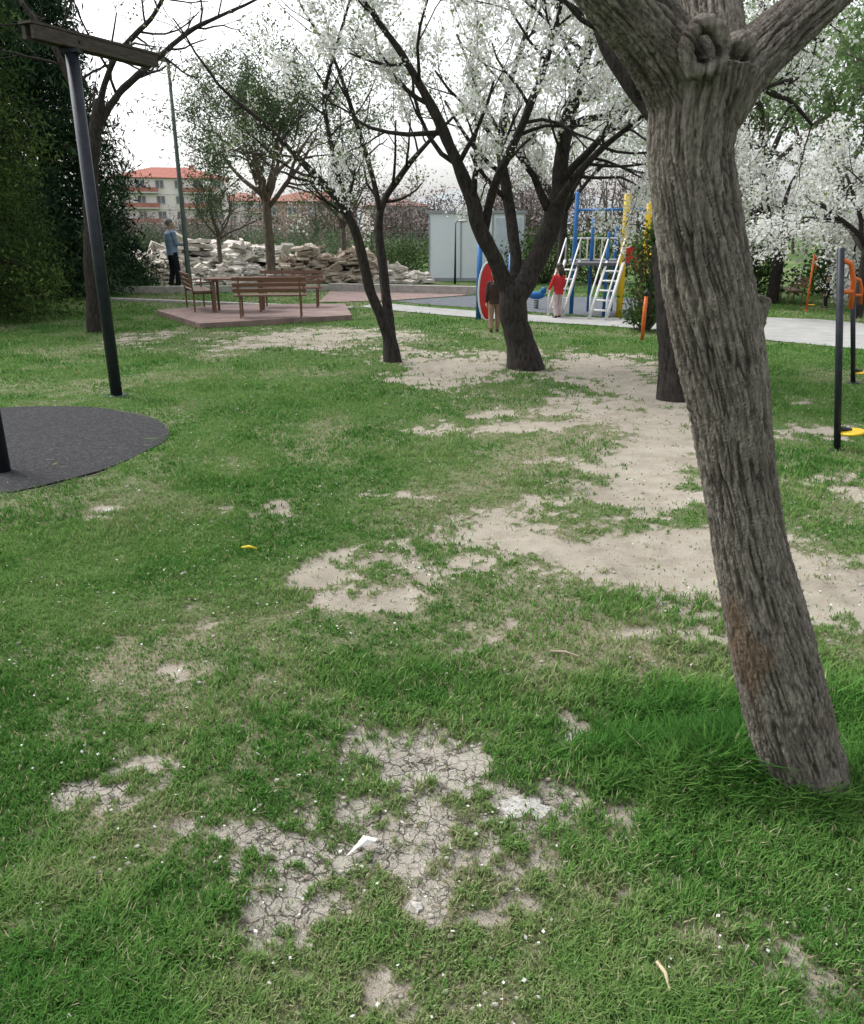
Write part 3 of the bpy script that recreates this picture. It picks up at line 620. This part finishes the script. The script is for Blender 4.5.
# ------------------------------------------------------------------ people
skinm=pmat("skin",(.42,.26,.19),(.48,.31,.23),8,.6)
eyem=pmat("eye_dark",(.02,.015,.01),None,4,.3); lipm=pmat("lip",(.35,.14,.12),None,4,.5)
def cloth(name,c): return pmat(name,c,tuple(x*.7 for x in c),9,.9,.3)
def person(loc,h,rot,lab,shirt,trou,hairc,shoec,pose="rest",child=False,longhair=False,sleeve=1.0,step=.0):
    e=thing("person",lab,"person",loc,rot); k=h/1.75; hs=(1.32 if child else 1.0)
    def S(p): return np.array(p)*k
    hz=1.75-.12*hs; neck=hz-.13*hs; sh=neck-.09; hip=.90 if not child else .82; sw=.19 if not child else .17
    arms={}
    for s_ in(-1,1):
        s0=np.array([s_*sw,0,sh])
        if pose=="rest": el=s0+[s_*.05,-.02,-.29]; wr=el+[s_*.0,.07,-.25]; hd=wr+[0,.02,-.08]
        elif pose=="front": el=s0+[s_*.04,.04,-.28]; wr=el+[-s_*.10,.22,-.02]; hd=wr+[-s_*.05,.06,.02]
        else: el=s0+[s_*.08,.05,-.25]; wr=el+[s_*.02,.12,-.18]; hd=wr+[s_*.01,.05,-.06]
        arms[s_]=(s0,el,wr,hd)
    b=MB()
    def tb(M,P,r,n=12,sx=1): M.tube([S(p) for p in P],np.array(r)*k,n,sx=sx)
    tb(b,[(0,0,hip-.06),(0,0,hip+.1),(0,-.01,sh-.18),(0,-.01,sh-.02),(0,-.01,sh+.04)],[.13,.12,.135,.13,.07],16,1.2)
    tb(b,[(0,-.01,sh),(0,.0,neck+.06)],[.058,.052]); b.ell(S((0,.01,hz)),S((.078*hs,.095*hs,.118*hs)))
    b.ell(S((0,.03,hz-.06*hs)),S((.055*hs,.065*hs,.06*hs)))
    b.ell(S((0,.105*hs+.005,hz-.02)),S((.014,.02,.022)))
    for s_ in(-1,1): b.ell(S((s_*.08*hs,0,hz-.01)),S((.012,.022,.032)))
    legs={}
    for s_ in(-1,1):
        hp=np.array([s_*.09,0,hip]); kn=np.array([s_*.10,.03+s_*step*.5,hip*.53]); an=np.array([s_*.105,-.02+s_*step,.08]); legs[s_]=(hp,kn,an)
        tb(b,[hp,kn,an],[.085,.055,.04]); tb(b,[an,an+[0,.08,-.04],an+[0,.15,-.05]],[.04,.038,.028])
        s0,el,wr,hd=arms[s_]
        tb(b,[s0+[-s_*.06,0,0],s0,el,wr],[.055,.05,.04,.027]); tb(b,[wr,(wr+hd)/2,hd],[.026,.036,.034])
        dv=norm(hd-wr); sd=norm(np.cross(dv,[s_*1.,0,0.01])); 
        for q in range(4):
            o=hd+sd*(q-1.5)*.019; ln=[.06,.075,.07,.055][q]; cv=np.array([-s_,0,0])*.012
            tb(b,[o-dv*.02,o+dv*ln*.5+cv*.5,o+dv*ln+cv*2],[.0105,.0098,.008],8)
        o=wr+dv*.03-sd*.03; tb(b,[o,o-sd*.022+dv*.03+np.array([-s_*.01,0,0]),o-sd*.026+dv*.06+np.array([-s_*.018,0,0])],[.013,.011,.009],8)
    def fin(M,name,mt,vox,parent=e,sm=4):
        o=M.obj(name,mt,parent,smooth=True); r=o.modifiers.new("r",'REMESH'); r.mode='VOXEL'; r.voxel_size=vox; r.use_smooth_shade=True
        q=o.modifiers.new("s",'SMOOTH'); q.iterations=sm; q.factor=.5; return o
    fin(b,"body",skinm,.0075*k,sm=2)
    c=MB(); tb(c,[(0,0,hip-.05),(0,.0,hip+.12),(0,-.01,sh-.18),(0,-.01,sh-.03),(0,-.01,sh+.045)],[.152,.142,.158,.15,.08],18,1.22)
    for s_ in(-1,1):
        s0,el,wr,hd=arms[s_]; en=el+(wr-el)*(sleeve*.9)
        tb(c,[s0+[-s_*.07,0,.005],s0,el,en],[.075,.07,.057,.045])
    fin(c,"jacket",shirt,.011*k)
    c=MB(); tb(c,[(0,0,hip+.04),(0,0,hip-.04)],[.135,.14],16,1.2)
    for s_ in(-1,1):
        hp,kn,an=legs[s_]; tb(c,[hp+[0,0,.02],kn,an+[0,0,.01]],[.10,.078,.066])
    fin(c,"trousers",trou,.011*k)
    for s_ in(-1,1):
        an=legs[s_][2]; c=MB(); tb(c,[an+[0,-.05,-.045],an+[0,.03,-.04],an+[0,.12,-.048],an+[0,.17,-.055]],[.04,.046,.042,.025]); fin(c,"shoe",shoec,.009*k)
    c=MB(); c.ell(S((0,-.015,hz+.035*hs)),S((.088*hs,.10*hs,.10*hs)))
    if longhair: tb(c,[(0,-.06*hs,hz),(0,-.09*hs,hz-.12),(0,-.085*hs,hz-.25)],[.08*hs,.075*hs,.04])
    fin(c,"hair",hairc,.009*k)
    for s_ in(-1,1):
        c=MB(); c.ell(S((s_*.03*hs,.088*hs+.008,hz+.004)),S((.012,.008,.007))); c.obj("eye",eyem,e,smooth=True)
    c=MB(); c.ell(S((0,.094*hs+.002,hz-.062*hs)),S((.024,.008,.007))); c.obj("mouth",lipm,e,smooth=True)
hairm=pmat("dark_hair",(.02,.014,.01),(.04,.03,.022),30,.6); greyh=pmat("grey_hair",(.10,.095,.09),(.2,.19,.18),30,.7)
black=cloth("black_cloth",(.012,.013,.018)); shoeb=pmat("shoe_dark",(.02,.02,.02),None,5,.5)
person(G(176,288.5),1.84,-.9,"man in blue grey shirt and dark trousers standing on the lawn",cloth("blue_grey_shirt",(.22,.31,.42)),black,greyh,shoeb,"front",step=.06)
person(G(557,318),.98,.5,"small child in red jacket and pale trousers at the playground",cloth("red_jacket",(.50,.03,.035)),cloth("pale_pink_trousers",(.55,.45,.45)),hairm,shoeb,"out",True,True,step=.05)
person(G(494,332),1.0,.1,"small child in dark brown coat walking on the path",cloth("dark_brown_coat",(.05,.03,.025)),cloth("tan_trousers",(.30,.19,.13)),hairm,shoeb,"rest",True,True,step=.08)
person(G(825,308),.66,1.2,"child in black clothes standing beyond the path",black,black,hairm,shoeb,"rest",True,step=.03)
# ------------------------------------------------------------------ playground
yel=pmat("yellow_paint",(.68,.46,.02),(.58,.38,.02),5,.4); blu=pmat("blue_paint",(.02,.12,.34),(.03,.15,.4),5,.4); red=pmat("red_plastic",(.50,.03,.03),(.42,.02,.03),5,.4)
wht=pmat("white_paint",(.68,.68,.68),(.58,.58,.57),5,.5); org=pmat("orange_paint",(.60,.14,.03),(.48,.10,.02),6,.5); dgr=pmat("grey_deck",(.10,.10,.11),None,5,.7)
e=thing("play_structure","climbing frame with yellow and blue posts and white stairs","playground equipment",G(607,317))
for x,y,c,h,r in[(.22,0,yel,2.15,.06),(.62,-.02,yel,2.0,.06),(-.6,.5,blu,2.2,.04),(-.18,1.0,blu,1.75,.032),(.3,1.1,blu,1.6,.032),(-.05,.1,blu,1.5,.03)]:
    m=MB(); m.tube([(x,y,0),(x,y,h),(x,y,h+.02)],[r,r,r*.6],14); m.obj("post",c,e,smooth=True)
m=MB(); m.box((.1,.55,.95),(1.4,1.1,.05)); m.obj("platform",dgr,e)
m=MB(); m.box((.42,-.02,1.12),(.34,.04,.28)); m.box((.42,-.05,1.12),(.18,.03,.14)); m.obj("barrier_panel",red,e)
m=MB()
for k in range(6): m.tube([(-.55+k*.14,.98,1.0),(-.55+k*.14,.98,1.4)],.012,6)
m.tube([(-.62,.98,1.4),(.32,1.05,1.4)],.018,6); m.tube([(-.62,.98,1.0),(.32,1.05,1.0)],.018,6); m.obj("railing",wht,e)
def ladder(x0,y0,x1,y1,wd,name):
    m=MB()
    d=np.array([x1-x0,y1-y0,0]); q=norm(np.array([-d[1],d[0],0]))*wd/2
    for s_ in(-1,1):
        a=np.array([x0,y0,0.02])+q*s_; b_=np.array([x1,y1,1.0])+q*s_
        m.tube([a,b_],.028,8); m.tube([a+[0,0,.05],a+[0,0,.4],b_+[0,0,.4],b_],.016,8)
    for k in range(1,6):
        f=k/6; c=np.array([x0,y0,0])*(1-f)+np.array([x1,y1,1.])*f; m.tube([c-q,c+q],.018,8)
    m.obj(name,wht,e,smooth=True)
ladder(-.30,-.6,.08,0,.32,"stairs"); ladder(-.98,-.0,-.62,.55,.3,"stairs")
m=MB(); pts=[np.array([.85+f*1.3,.5,.95*(1-f)**1.2+.12]) for f in np.linspace(0,1,12)]
for a,b_ in zip(pts[:-1],pts[1:]):
    m.add([a+[0,-.22,0],a+[0,.22,0],b_+[0,.22,0],b_+[0,-.22,0]],[[[0,1,2,3]]])
for s_ in(-.22,.22): m.tube([p+[0,s_,.06] for p in pts],.04,8)
m.obj("slide",yel,e,smooth=True)
m=MB(); m.tube([(.22,0,1.9),(.62,-.02,1.9)],.03,8); m.tube([(-.6,.5,1.9),(.22,0,1.9)],.022,8); m.obj("crossbar",blu,e,smooth=True)
e=thing("climbing_panel","blue post holding a red rounded play panel with white edge","playground equipment",G(482,320))
m=MB(); m.tube([(-.06,.08,0),(-.06,.08,1.45)],.05,12); m.obj("post",blu,e,smooth=True)
m=MB(); m.tube([(.50,.08,0),(.50,.08,1.15)],.04,12); m.obj("post",blu,e,smooth=True)
m=MB(); m.ell((.09,-.02,.5),(.16,.035,.50)); m.obj("panel",red,e,smooth=True)
m=MB(); th=np.linspace(0,2*np.pi,30); m.tube([(.09+.165*math.cos(a),-.03,.5+.505*math.sin(a)) for a in th],.018,6); m.obj("rim",wht,e,smooth=True)
e=thing("spring_rocker","small blue and white spring rocker","playground equipment",G(536,309)); e.scale=(.6,.6,.6)
m=MB(); th=np.linspace(0,10*np.pi,70); m.tube([(math.cos(a)*.08,math.sin(a)*.08,.02+a/(10*np.pi)*.3) for a in th],.014,6); m.obj("spring",m_blackm,e,smooth=True)
m=MB(); m.ell((0,0,.46),(.30,.1,.13)); m.ell((.24,0,.62),(.10,.07,.12)); m.tube([(.12,-.18,.62),(.12,.18,.62)],.015,6); m.obj("seat",blu,e,smooth=True)
e=thing("stake","thin orange stake with dark cap on the grass","stake",G(642,340)); m=MB(); m.tube([(0,0,0),(0,0,.3),(.01,0,.66)],[.026,.030,.028],10); m.obj("post",org,e,smooth=True)
m=MB(); m.tube([(.01,0,.64),(.01,0,.70),(.012,0,.72)],[.034,.032,.01],10); m.obj("cap",m_blackm,e,smooth=True)
def machine(loc,lab,s=1.0,rot=0,top=None,pm=m_blackm,hand=True):
    e=thing("exercise_machine",lab,"exercise equipment",loc,rot); e.scale=(s,s,s)
    tp=np.array([0,0,1.38]) if top is None else top-np.array(loc)
    A=lambda f,dx=0,dy=0: tp*f+np.array([dx,dy,0])
    m=MB(); m.tube([(0,0,0),tp],.024,14); m.tube([(0,0,0),(0,0,.02)],.07,14); m.obj("post",pm,e,smooth=True)
    m=MB(); m.tube([A(.95),A(.93,.07),A(.85,.10,.02),A(.72,.09,.03)],.018,8); m.tube([A(.80),A(.80,.09)],.014,8); m.obj("handle",org,e,smooth=True)
    m=MB(); m.tube([A(.13),A(.12,.10)],.016,8); m.obj("arm",m_blackm,e,smooth=True)
    m=MB(); m.tube([A(.108,.10,-.02),A(.117,.10,-.02),A(.121,.10,-.02)],[.085,.09,.075],24); m.obj("footplate",yel,e,smooth=True)
lp=G(837,453); machine(lp,"dark exercise post with orange handle and yellow footplate",top=W(841,248,lp[1]))
machine(G(806,311),"orange exercise post beyond the path",.8,0,None,org)
lp=G(853,384); machine(lp,"thin dark exercise post on the lawn",1.,0,W(853,272,lp[1]))
bench(G(790,304),1.35,"dark bench standing on grass beyond the path",.7,"dark benches beyond the path")
# ------------------------------------------------------------------ shrubs and hedges
def shrub(loc,R,H,lm,lab,n=60,size=.06,per=30,name="shrub"):
    loc=np.array(loc); e=thing(name,lab,"shrub",loc); T=MB(); P=[]
    for k in range(n):
        a=rng.random()*6.28; f=rng.random(); rr=R*math.sqrt(rng.random())*(1-.6*f**2); c=loc+[math.cos(a)*rr,math.sin(a)*rr,H*(.1+.9*f)]
        T.tube([loc,(loc+c)/2+rng.normal(size=3)*.04,c],[.018,.012,.005],4); P.append(c+rng.normal(size=(per,3))*R*.16)
    T.obj("stem",bark_g,e,loc); c=MB(); leaves(c,np.vstack(P),size,.6,nf=2.); c.obj("foliage",lm,e,loc,rnd=True)
shrub(G(648,331),.42,1.75,rusty,"tall leafy green shrub beside the playground",90,.06,44)
for x,y,R,H,lm in[(745,300,1.0,1.1,hedg),(700,301,1.1,1.4,hedg),(835,296,1.0,1.1,hedg),(905,298,1.3,1.3,hedg),(870,293,1.4,1.4,ivyg),(40,296,1.1,1.2,ivyg),(118,285,.9,.9,ivyg),(400,275,1.6,.9,hedg),(545,283,1.5,1.3,hedg),(600,284,1.6,1.5,hedg)]:
    shrub(G(x,y),R,H,lm,"dark green rounded park shrub",70,.1,40)
# ------------------------------------------------------------------ white cabin
e=thing("cabin","white panelled cabin with grey frame","cabin",G(476,281)); 
m=MB(); m.box((0,1.2,1.02),(3.0,2.4,2.0)); m.obj("wall",pmat("white_panel",(.74,.80,.85),(.80,.85,.89),1.5,.6),e)
m=MB()
for x in(-1.5,-.5,.5,1.5): m.box((x,-.012,1.03),(.045,.05,2.04))
m.box((0,-.015,2.07),(3.12,.08,.07)); m.box((0,-.015,.05),(3.1,.07,.1)); m.box((0,1.2,2.1),(3.14,2.5,.06)); m.obj("frame",pmat("grey_frame",(.38,.41,.44),None,5,.6),e)
m=MB(); m.box((1.0,-.02,.98),(.8,.04,1.85)); m.obj("door",pmat("pale_door",(.62,.70,.77),None,3,.5),e)
# ------------------------------------------------------------------ rubble
def rubble(px0,px1,pyb,H,n,c1,c2,lab,long=1.0,dp=.8,smax=.34):
    a,b_=G(px0,pyb),G(px1,pyb); c=(a+b_)/2; R=np.linalg.norm(b_-a)/2; m=MB()
    for k in range(n):
        x=rng.uniform(-1,1); y=rng.uniform(-1,1); hh=max(0,1-abs(x)**6)*min(1,2.2*(1-abs(y))); hh*=.55+.75*_h(np.array([int((x+2)*R*2.5)]),np.array([3]),np.array([int((px0))]),5)[0]; z=H*hh*rng.random()**.5
        s=rng.uniform(.12,smax)*np.array([long*1.2,1,.24]); an=rng.normal(size=3)*.16; an[2]*=5
        if rng.random()<.15: an[:2]*=4
        Rx=np.array([[math.cos(an[2]),-math.sin(an[2]),0],[math.sin(an[2]),math.cos(an[2]),0],[0,0,1]])@np.array([[1,0,0],[0,math.cos(an[0]),-math.sin(an[0])],[0,math.sin(an[0]),math.cos(an[0])]])@np.array([[math.cos(an[1]),0,math.sin(an[1])],[0,1,0],[-math.sin(an[1]),0,math.cos(an[1])]])
        m.box(c+[x*R,y*dp+dp,z+.02],s,Rx)
    o=m.obj("rubble_pile",pmat("rubble",c1,c2,2.5,.95,.3)); tag(o,lab,"rubble",kind="stuff")
rubble(276,384,283,.85,520,(.30,.24,.185),(.62,.54,.45),"long low stack of tan stone slabs and timber",1.7)
rubble(190,276,285,.62,380,(.40,.37,.33),(.66,.62,.57),"long low heap of pale broken slabs",1.3)
rubble(112,198,284,.6,380,(.34,.31,.27),(.60,.56,.50),"low heap of broken stones and slabs",1.6)
rubble(374,428,284,.35,200,(.34,.31,.27),(.60,.56,.50),"low heap of broken stones and slabs",1.5)
rubble(120,290,271,1.0,500,(.32,.29,.26),(.58,.54,.49),"long bank of pale construction rubble",1.8,1.5,.6)
# ------------------------------------------------------------------ buildings
glass=pmat("window_glass",(.12,.13,.14),(.20,.21,.22),.5,.3); trim=pmat("white_trim",(.66,.66,.64),None,3,.6)
def building(loc,wd,dp,fl,cols,c_wall,c_band,c_roof,rot,lab,fh=2.8,balc=True,name="apartment_building"):
    e=thing(name,lab,"building",loc,rot); H=fl*fh
    wm=pmat("render_wall",c_wall,tuple(x*.9 for x in c_wall),.6,.9); bm_=pmat("band",c_band,None,.8,.9); rm=pmat("roof_tiles",c_roof,tuple(x*.7 for x in c_roof),1.2,.9,.3)
    m=MB(); m.box((0,0,H/2),(wd,dp,H)); m.obj("wall",wm,e)
    m=MB()
    for f in range(1,fl+1): m.box((0,0,f*fh-.15),(wd+.12,dp+.12,.16))
    m.obj("band",trim if fl==4 else bm_,e)
    m=MB(); o=.7; a,b_=wd/2+o,dp/2+o; r=max(.5,wd/2-dp/2)
    m.add([(-a,-b_,H),(a,-b_,H),(a,b_,H),(-a,b_,H),(-r,0,H+dp*.16),(r,0,H+dp*.16)],[[[0,1,5,4],[2,3,4,5]],[[1,2,5],[3,0,4]],[[3,2,1,0]]]); ro=m.obj("roof",rm,e)
    m=MB(); m.box((wd*.2,1,H+dp*.13),(.9,.9,1.6)); m.obj("chimney",bm_,ro)
    first=None
    for f in range(fl):
        for c in range(cols):
            x=-wd/2+wd*(c+.5)/cols; z=f*fh+1.45
            if first is None:
                m=MB(); m.box((0,-.02,0),(1.3,.08,1.2),m=0); 
                for q in(-.68,0,.68): m.box((q,-.05,0),(.08,.1,1.35),m=1)
                for q in(-.65,.65): m.box((0,-.052,q),(1.5,.1,.09),m=1)
                first=m.obj("window",[glass,trim],e); ob=first
            else: ob=first.copy(); scene.collection.objects.link(ob); ob.parent=e
            ob.location=(x,-dp/2-.01,z)
    if balc:
        fb=None
        for f in range(1,fl):
            for x in(-wd*.25,wd*.25):
                if fb is None:
                    m=MB(); m.box((0,-.6,0),(wd*.3,1.2,.18)); m.box((0,-1.17,.45),(wd*.3,.06,.75),m=1); m.box((-wd*.15+.03,-.6,.45),(.06,1.1,.75),m=1); m.box((wd*.15-.03,-.6,.45),(.06,1.1,.75),m=1); fb=m.obj("balcony",[trim,bm_],e); ob=fb
                else: ob=fb.copy(); scene.collection.objects.link(ob); ob.parent=e
                ob.location=(x,-dp/2-.06,f*fh+.1)
building((*W(176,236,155)[:2],0),19,13,4,6,(.80,.75,.73),(.45,.20,.16),(.34,.12,.09),.25,"four storey pale apartment block with red roof",2.5)
building((*W(245,236,200)[:2],0),13,12,3,4,(.62,.58,.56),(.45,.33,.30),(.30,.14,.11),.1,"three storey pale house with red roof",2.6)
building((*W(312,236,140)[:2],0),13,11,2,4,(.40,.29,.25),(.3,.2,.18),(.28,.12,.09),-.1,"two storey brown house with red tiled roof",2.9,False,"house")
building((*W(395,236,125)[:2],0),8,7,2,4,(.52,.48,.44),(.38,.34,.3),(.28,.17,.14),.3,"small cream house with dark windows",2.4,False,"house")
# fence
fx0=W(372,270,33)[0]
e=thing("fence","dark green wire fence with thin posts","fence",(fx0,33,0)); fm=pmat("fence_green",(.05,.08,.06),None,4,.6)
m=MB(); m.tube([(0,0,0),(0,0,1.5)],.03,6); p0=m.obj("post",fm,e)
for k in range(1,5):
    o=p0.copy(); scene.collection.objects.link(o); o.parent=e; o.location=(k*1.6,0,0)
m=MB()
for zz in np.linspace(.15,1.45,8): m.tube([(0,0,zz),(6.4,0,zz)],.006,4)
for x in np.arange(0,6.4,.25): m.tube([(x,0,.1),(x,0,1.45)],.004,3)
m.obj("wire_mesh",fm,e)
# ------------------------------------------------------------------ far woods and hill
m=MB(); hx=np.linspace(-900,900,90); hz_=14+12*np.sin(hx/130+1)+7*np.sin(hx/47)
V=[]
for x,h in zip(hx,hz_): V+= [(x,600,-2),(x,640,h*.7),(x,760,h*1.25)]
k=np.arange(89)*3; Qs=np.vstack([np.stack([k,k+3,k+4,k+1],-1),np.stack([k+1,k+4,k+5,k+2],-1)])
m.add(np.array(V),[Qs]); tag(m.obj("hill",pmat("hazy_hill",(.24,.27,.28),(.32,.34,.34),.02,1),smooth=True),"low hazy wooded hill","hill","structure")
wm_b=leafmat("bare_twigs",[(0,(.13,.10,.10)),(.5,(.21,.165,.165)),(1,(.31,.255,.245))],trans=0)
wm_g=leafmat("far_green",[(0,(.045,.08,.045)),(.6,(.09,.13,.07)),(1,(.16,.20,.12))],trans=.2)
def woods(x0,x1,Y,h,n,lm,lab,size,dens=60,cr=2.2):
    m=MB(); c=MB(); P=[]
    for k in range(n):
        x=rng.uniform(x0,x1); y=Y+rng.uniform(-6,6); hh=h*rng.uniform(.6,1.15)
        m.tube([(x,y,0),(x+rng.normal()*.3,y,hh*.8)],[.12,.04],5)
        for q in range(9):
            cc=np.array([x,y,hh*rng.uniform(.15,1)])+rng.normal(size=3)*[cr*.5,cr*.5,.3]; P.append(cc+rng.normal(size=(dens,3))*cr*.28)
            m.tube([(x,y,hh*.3),cc],[.05,.02],4)
    P=np.vstack(P); P=P[P[:,2]>.1]; leaves(c,P,size,.35,nf=.25)
    nb=m.n; full=MB(); full.V=m.V+c.V; full.R=m.R+c.R; full.F=list(m.F)+[f+nb for f in c.F]; full.M=m.M+[np.ones_like(q) for q in c.M]; full.n=m.n+c.n
    o=full.obj("woodland",[bark_g,lm],rnd=True); tag(o,lab,"trees","stuff")
woods(-9,3,66,4.2,22,wm_b,"distant bare brown trees beyond the park",.24,50)
woods(3,22,60,6.0,34,wm_b,"distant bare trees behind the playground",.24,60)
woods(16,60,52,5.0,30,wm_g,"distant green trees along the park edge",.24,55)
woods(-75,-34,60,9,24,wm_g,"distant dark green trees behind the conifers",.3,50)
woods(-8,6,46,1.0,22,wm_g,"low distant green bushes along the park edge",.16,45,1.2)
woods(-32,-8,78,2.4,44,wm_b,"distant bare shrubs in front of the apartments",.22,50,2.0)
woods(-20,-6,56,1.2,34,wm_g,"low green bushes behind the rubble",.16,45,1.3)
# ------------------------------------------------------------------ small things on ground
def on(px_,py_,dz=0): p=G(px_,py_); p[2]=float(gz(p[0],p[1])[0])+dz; return p
n=1300; u=rng.random(n); Yp=1.0+7*u**1.6; Xp=rng.uniform(-1,1,n)*(.7*Yp+.3)
kp=((Xp-MC[0])**2+(Yp-MC[1])**2)>1.45**2; Xp,Yp=Xp[kp],Yp[kp]; n=len(Xp)
P=np.stack([Xp,Yp,gz(Xp,Yp)+.008+rng.random(n)*.012],-1); c=MB()
u1=rng.normal(size=(n,3))*[1,1,.3]; u1/=np.linalg.norm(u1,axis=1)[:,None]; v1=np.cross(u1,np.array([0,0,1.])+rng.normal(size=(n,3))*.3); v1/=np.linalg.norm(v1,axis=1)[:,None]
s=(.003+.004*rng.random(n))[:,None]; V=np.stack([P-u1*s,P+v1*s*.8,P+u1*s,P-v1*s*.8],1); c.add(V.reshape(-1,3),[np.arange(n)[:,None]*4+np.array([[0,1,2,3]])],0,np.repeat(rng.random(n)*.8,4))
tag(c.obj("fallen_petals",blos,rnd=True),"white petals scattered over the grass","petals","stuff")
c=MB()
ys_=1.1+7*rng.random(900)**1.5; xs_=rng.uniform(-1,1,900)*(.65*ys_+.2); zs_=gz(xs_,ys_)
for x,y,z0 in zip(xs_,ys_,zs_):
    if (x-MC[0])**2+(y-MC[1])**2<2.1: continue
    r=rng.uniform(.002,.007)*(1+.1*y); c.ell((x,y,z0+r*.3),(r*1.3,r,r*.7),n=6,k=5)
tag(c.obj("pebbles",pmat("pebble",(.20,.18,.155),(.40,.375,.33),30,.9)),"small loose stones on bare soil","pebbles","stuff")
c=MB()
ys_=1.05+5*rng.random(900)**1.5; xs_=rng.uniform(-1,1,900)*(.65*ys_+.2); zs_=gz(xs_,ys_)
for x,y,z0 in zip(xs_,ys_,zs_):
    a=rng.random()*6.28; l=rng.uniform(.008,.035); d=np.array([math.cos(a),math.sin(a),rng.normal()*.15])*l
    p=np.array([x,y,z0+.008]); c.tube([p-d,p+rng.normal(size=3)*.003,p+d],.0010,4)
tag(c.obj("twig_litter",pmat("straw_litter",(.20,.15,.09),(.36,.29,.19),20,.9)),"dry twigs and straw scattered on the lawn","twigs","stuff")
def stick(a,b_,r,col,lab):
    m=MB(); m.tube([a,(a+b_)/2+[0.004,0.003,.006],b_],[r,r*.9,r*.6],7); o=m.obj("stick",pmat("stick_wood",col,None,30,.8)); tag(o,lab,"stick")
stick(on(655,980,.02),on(668,1008,.022),.0045,(.50,.41,.27),"pale dry stick lying in the grass")
stick(on(550,662,.02),on(578,668,.02),.005,(.32,.26,.19),"short dry stick lying in the grass")
m=MB(); p=on(362,858,.018); m.add(np.array([(-.035,-.022,0),(-.01,-.006,.010),(.030,.012,.012),(.034,.032,.004),(.002,.028,.016),(-.012,.012,.006),(.012,.010,.020)])*1.15+p,[[[0,1,6],[0,6,5],[1,2,6],[2,3,6],[3,4,6],[4,5,6]]])
tag(m.obj("paper_scrap",pmat("white_paper",(.66,.66,.62),None,20,.7)),"torn scrap of white paper on cracked soil","paper")
m=MB(); p=on(250,556,.02); m.tube([p+[-.04,.01,0],p+[0,0,.008],p+[.04,-.008,0]],[.005,.008,.004],8); tag(m.obj("yellow_wrapper",pmat("yellow_plastic",(.65,.5,.02),None,20,.5),smooth=True),"small crumpled yellow wrapper on the grass","litter")
def slab(px_,py_,w_,d_,h_,lab):
    m=MB(); p=on(px_,py_); nn=17; ang=np.linspace(0,2*np.pi,nn,endpoint=False); rr=.75+.4*rng.random(nn)
    V=[p+[math.cos(a)*w_*r,math.sin(a)*d_*r,-.01] for a,r in zip(ang,rr)]+[p+[math.cos(a)*w_*r*.85,math.sin(a)*d_*r*.85,h_*(.5+.6*rng.random())] for a,r in zip(ang,rr)]+[p+[0,0,h_]]
    q=np.arange(nn); q2=(q+1)%nn; m.add(V,[np.stack([q,q2,q2+nn,q+nn],-1),np.stack([q+nn,q2+nn,np.full(nn,2*nn)],-1)])
    tag(m.obj("stone",pmat("chalky_stone",(.34,.33,.30),(.56,.55,.52),60,.95,1)),lab,"stone")
slab(522,812,.085,.06,.006,"flat chalky white stone set in bare soil")
slab(414,912,.022,.025,.006,"small pale stone on bare soil")
slab(570,742,.018,.04,.006,"small pale stone on bare soil")
slab(112,513,.06,.05,.012,"small grey stone in the lawn")
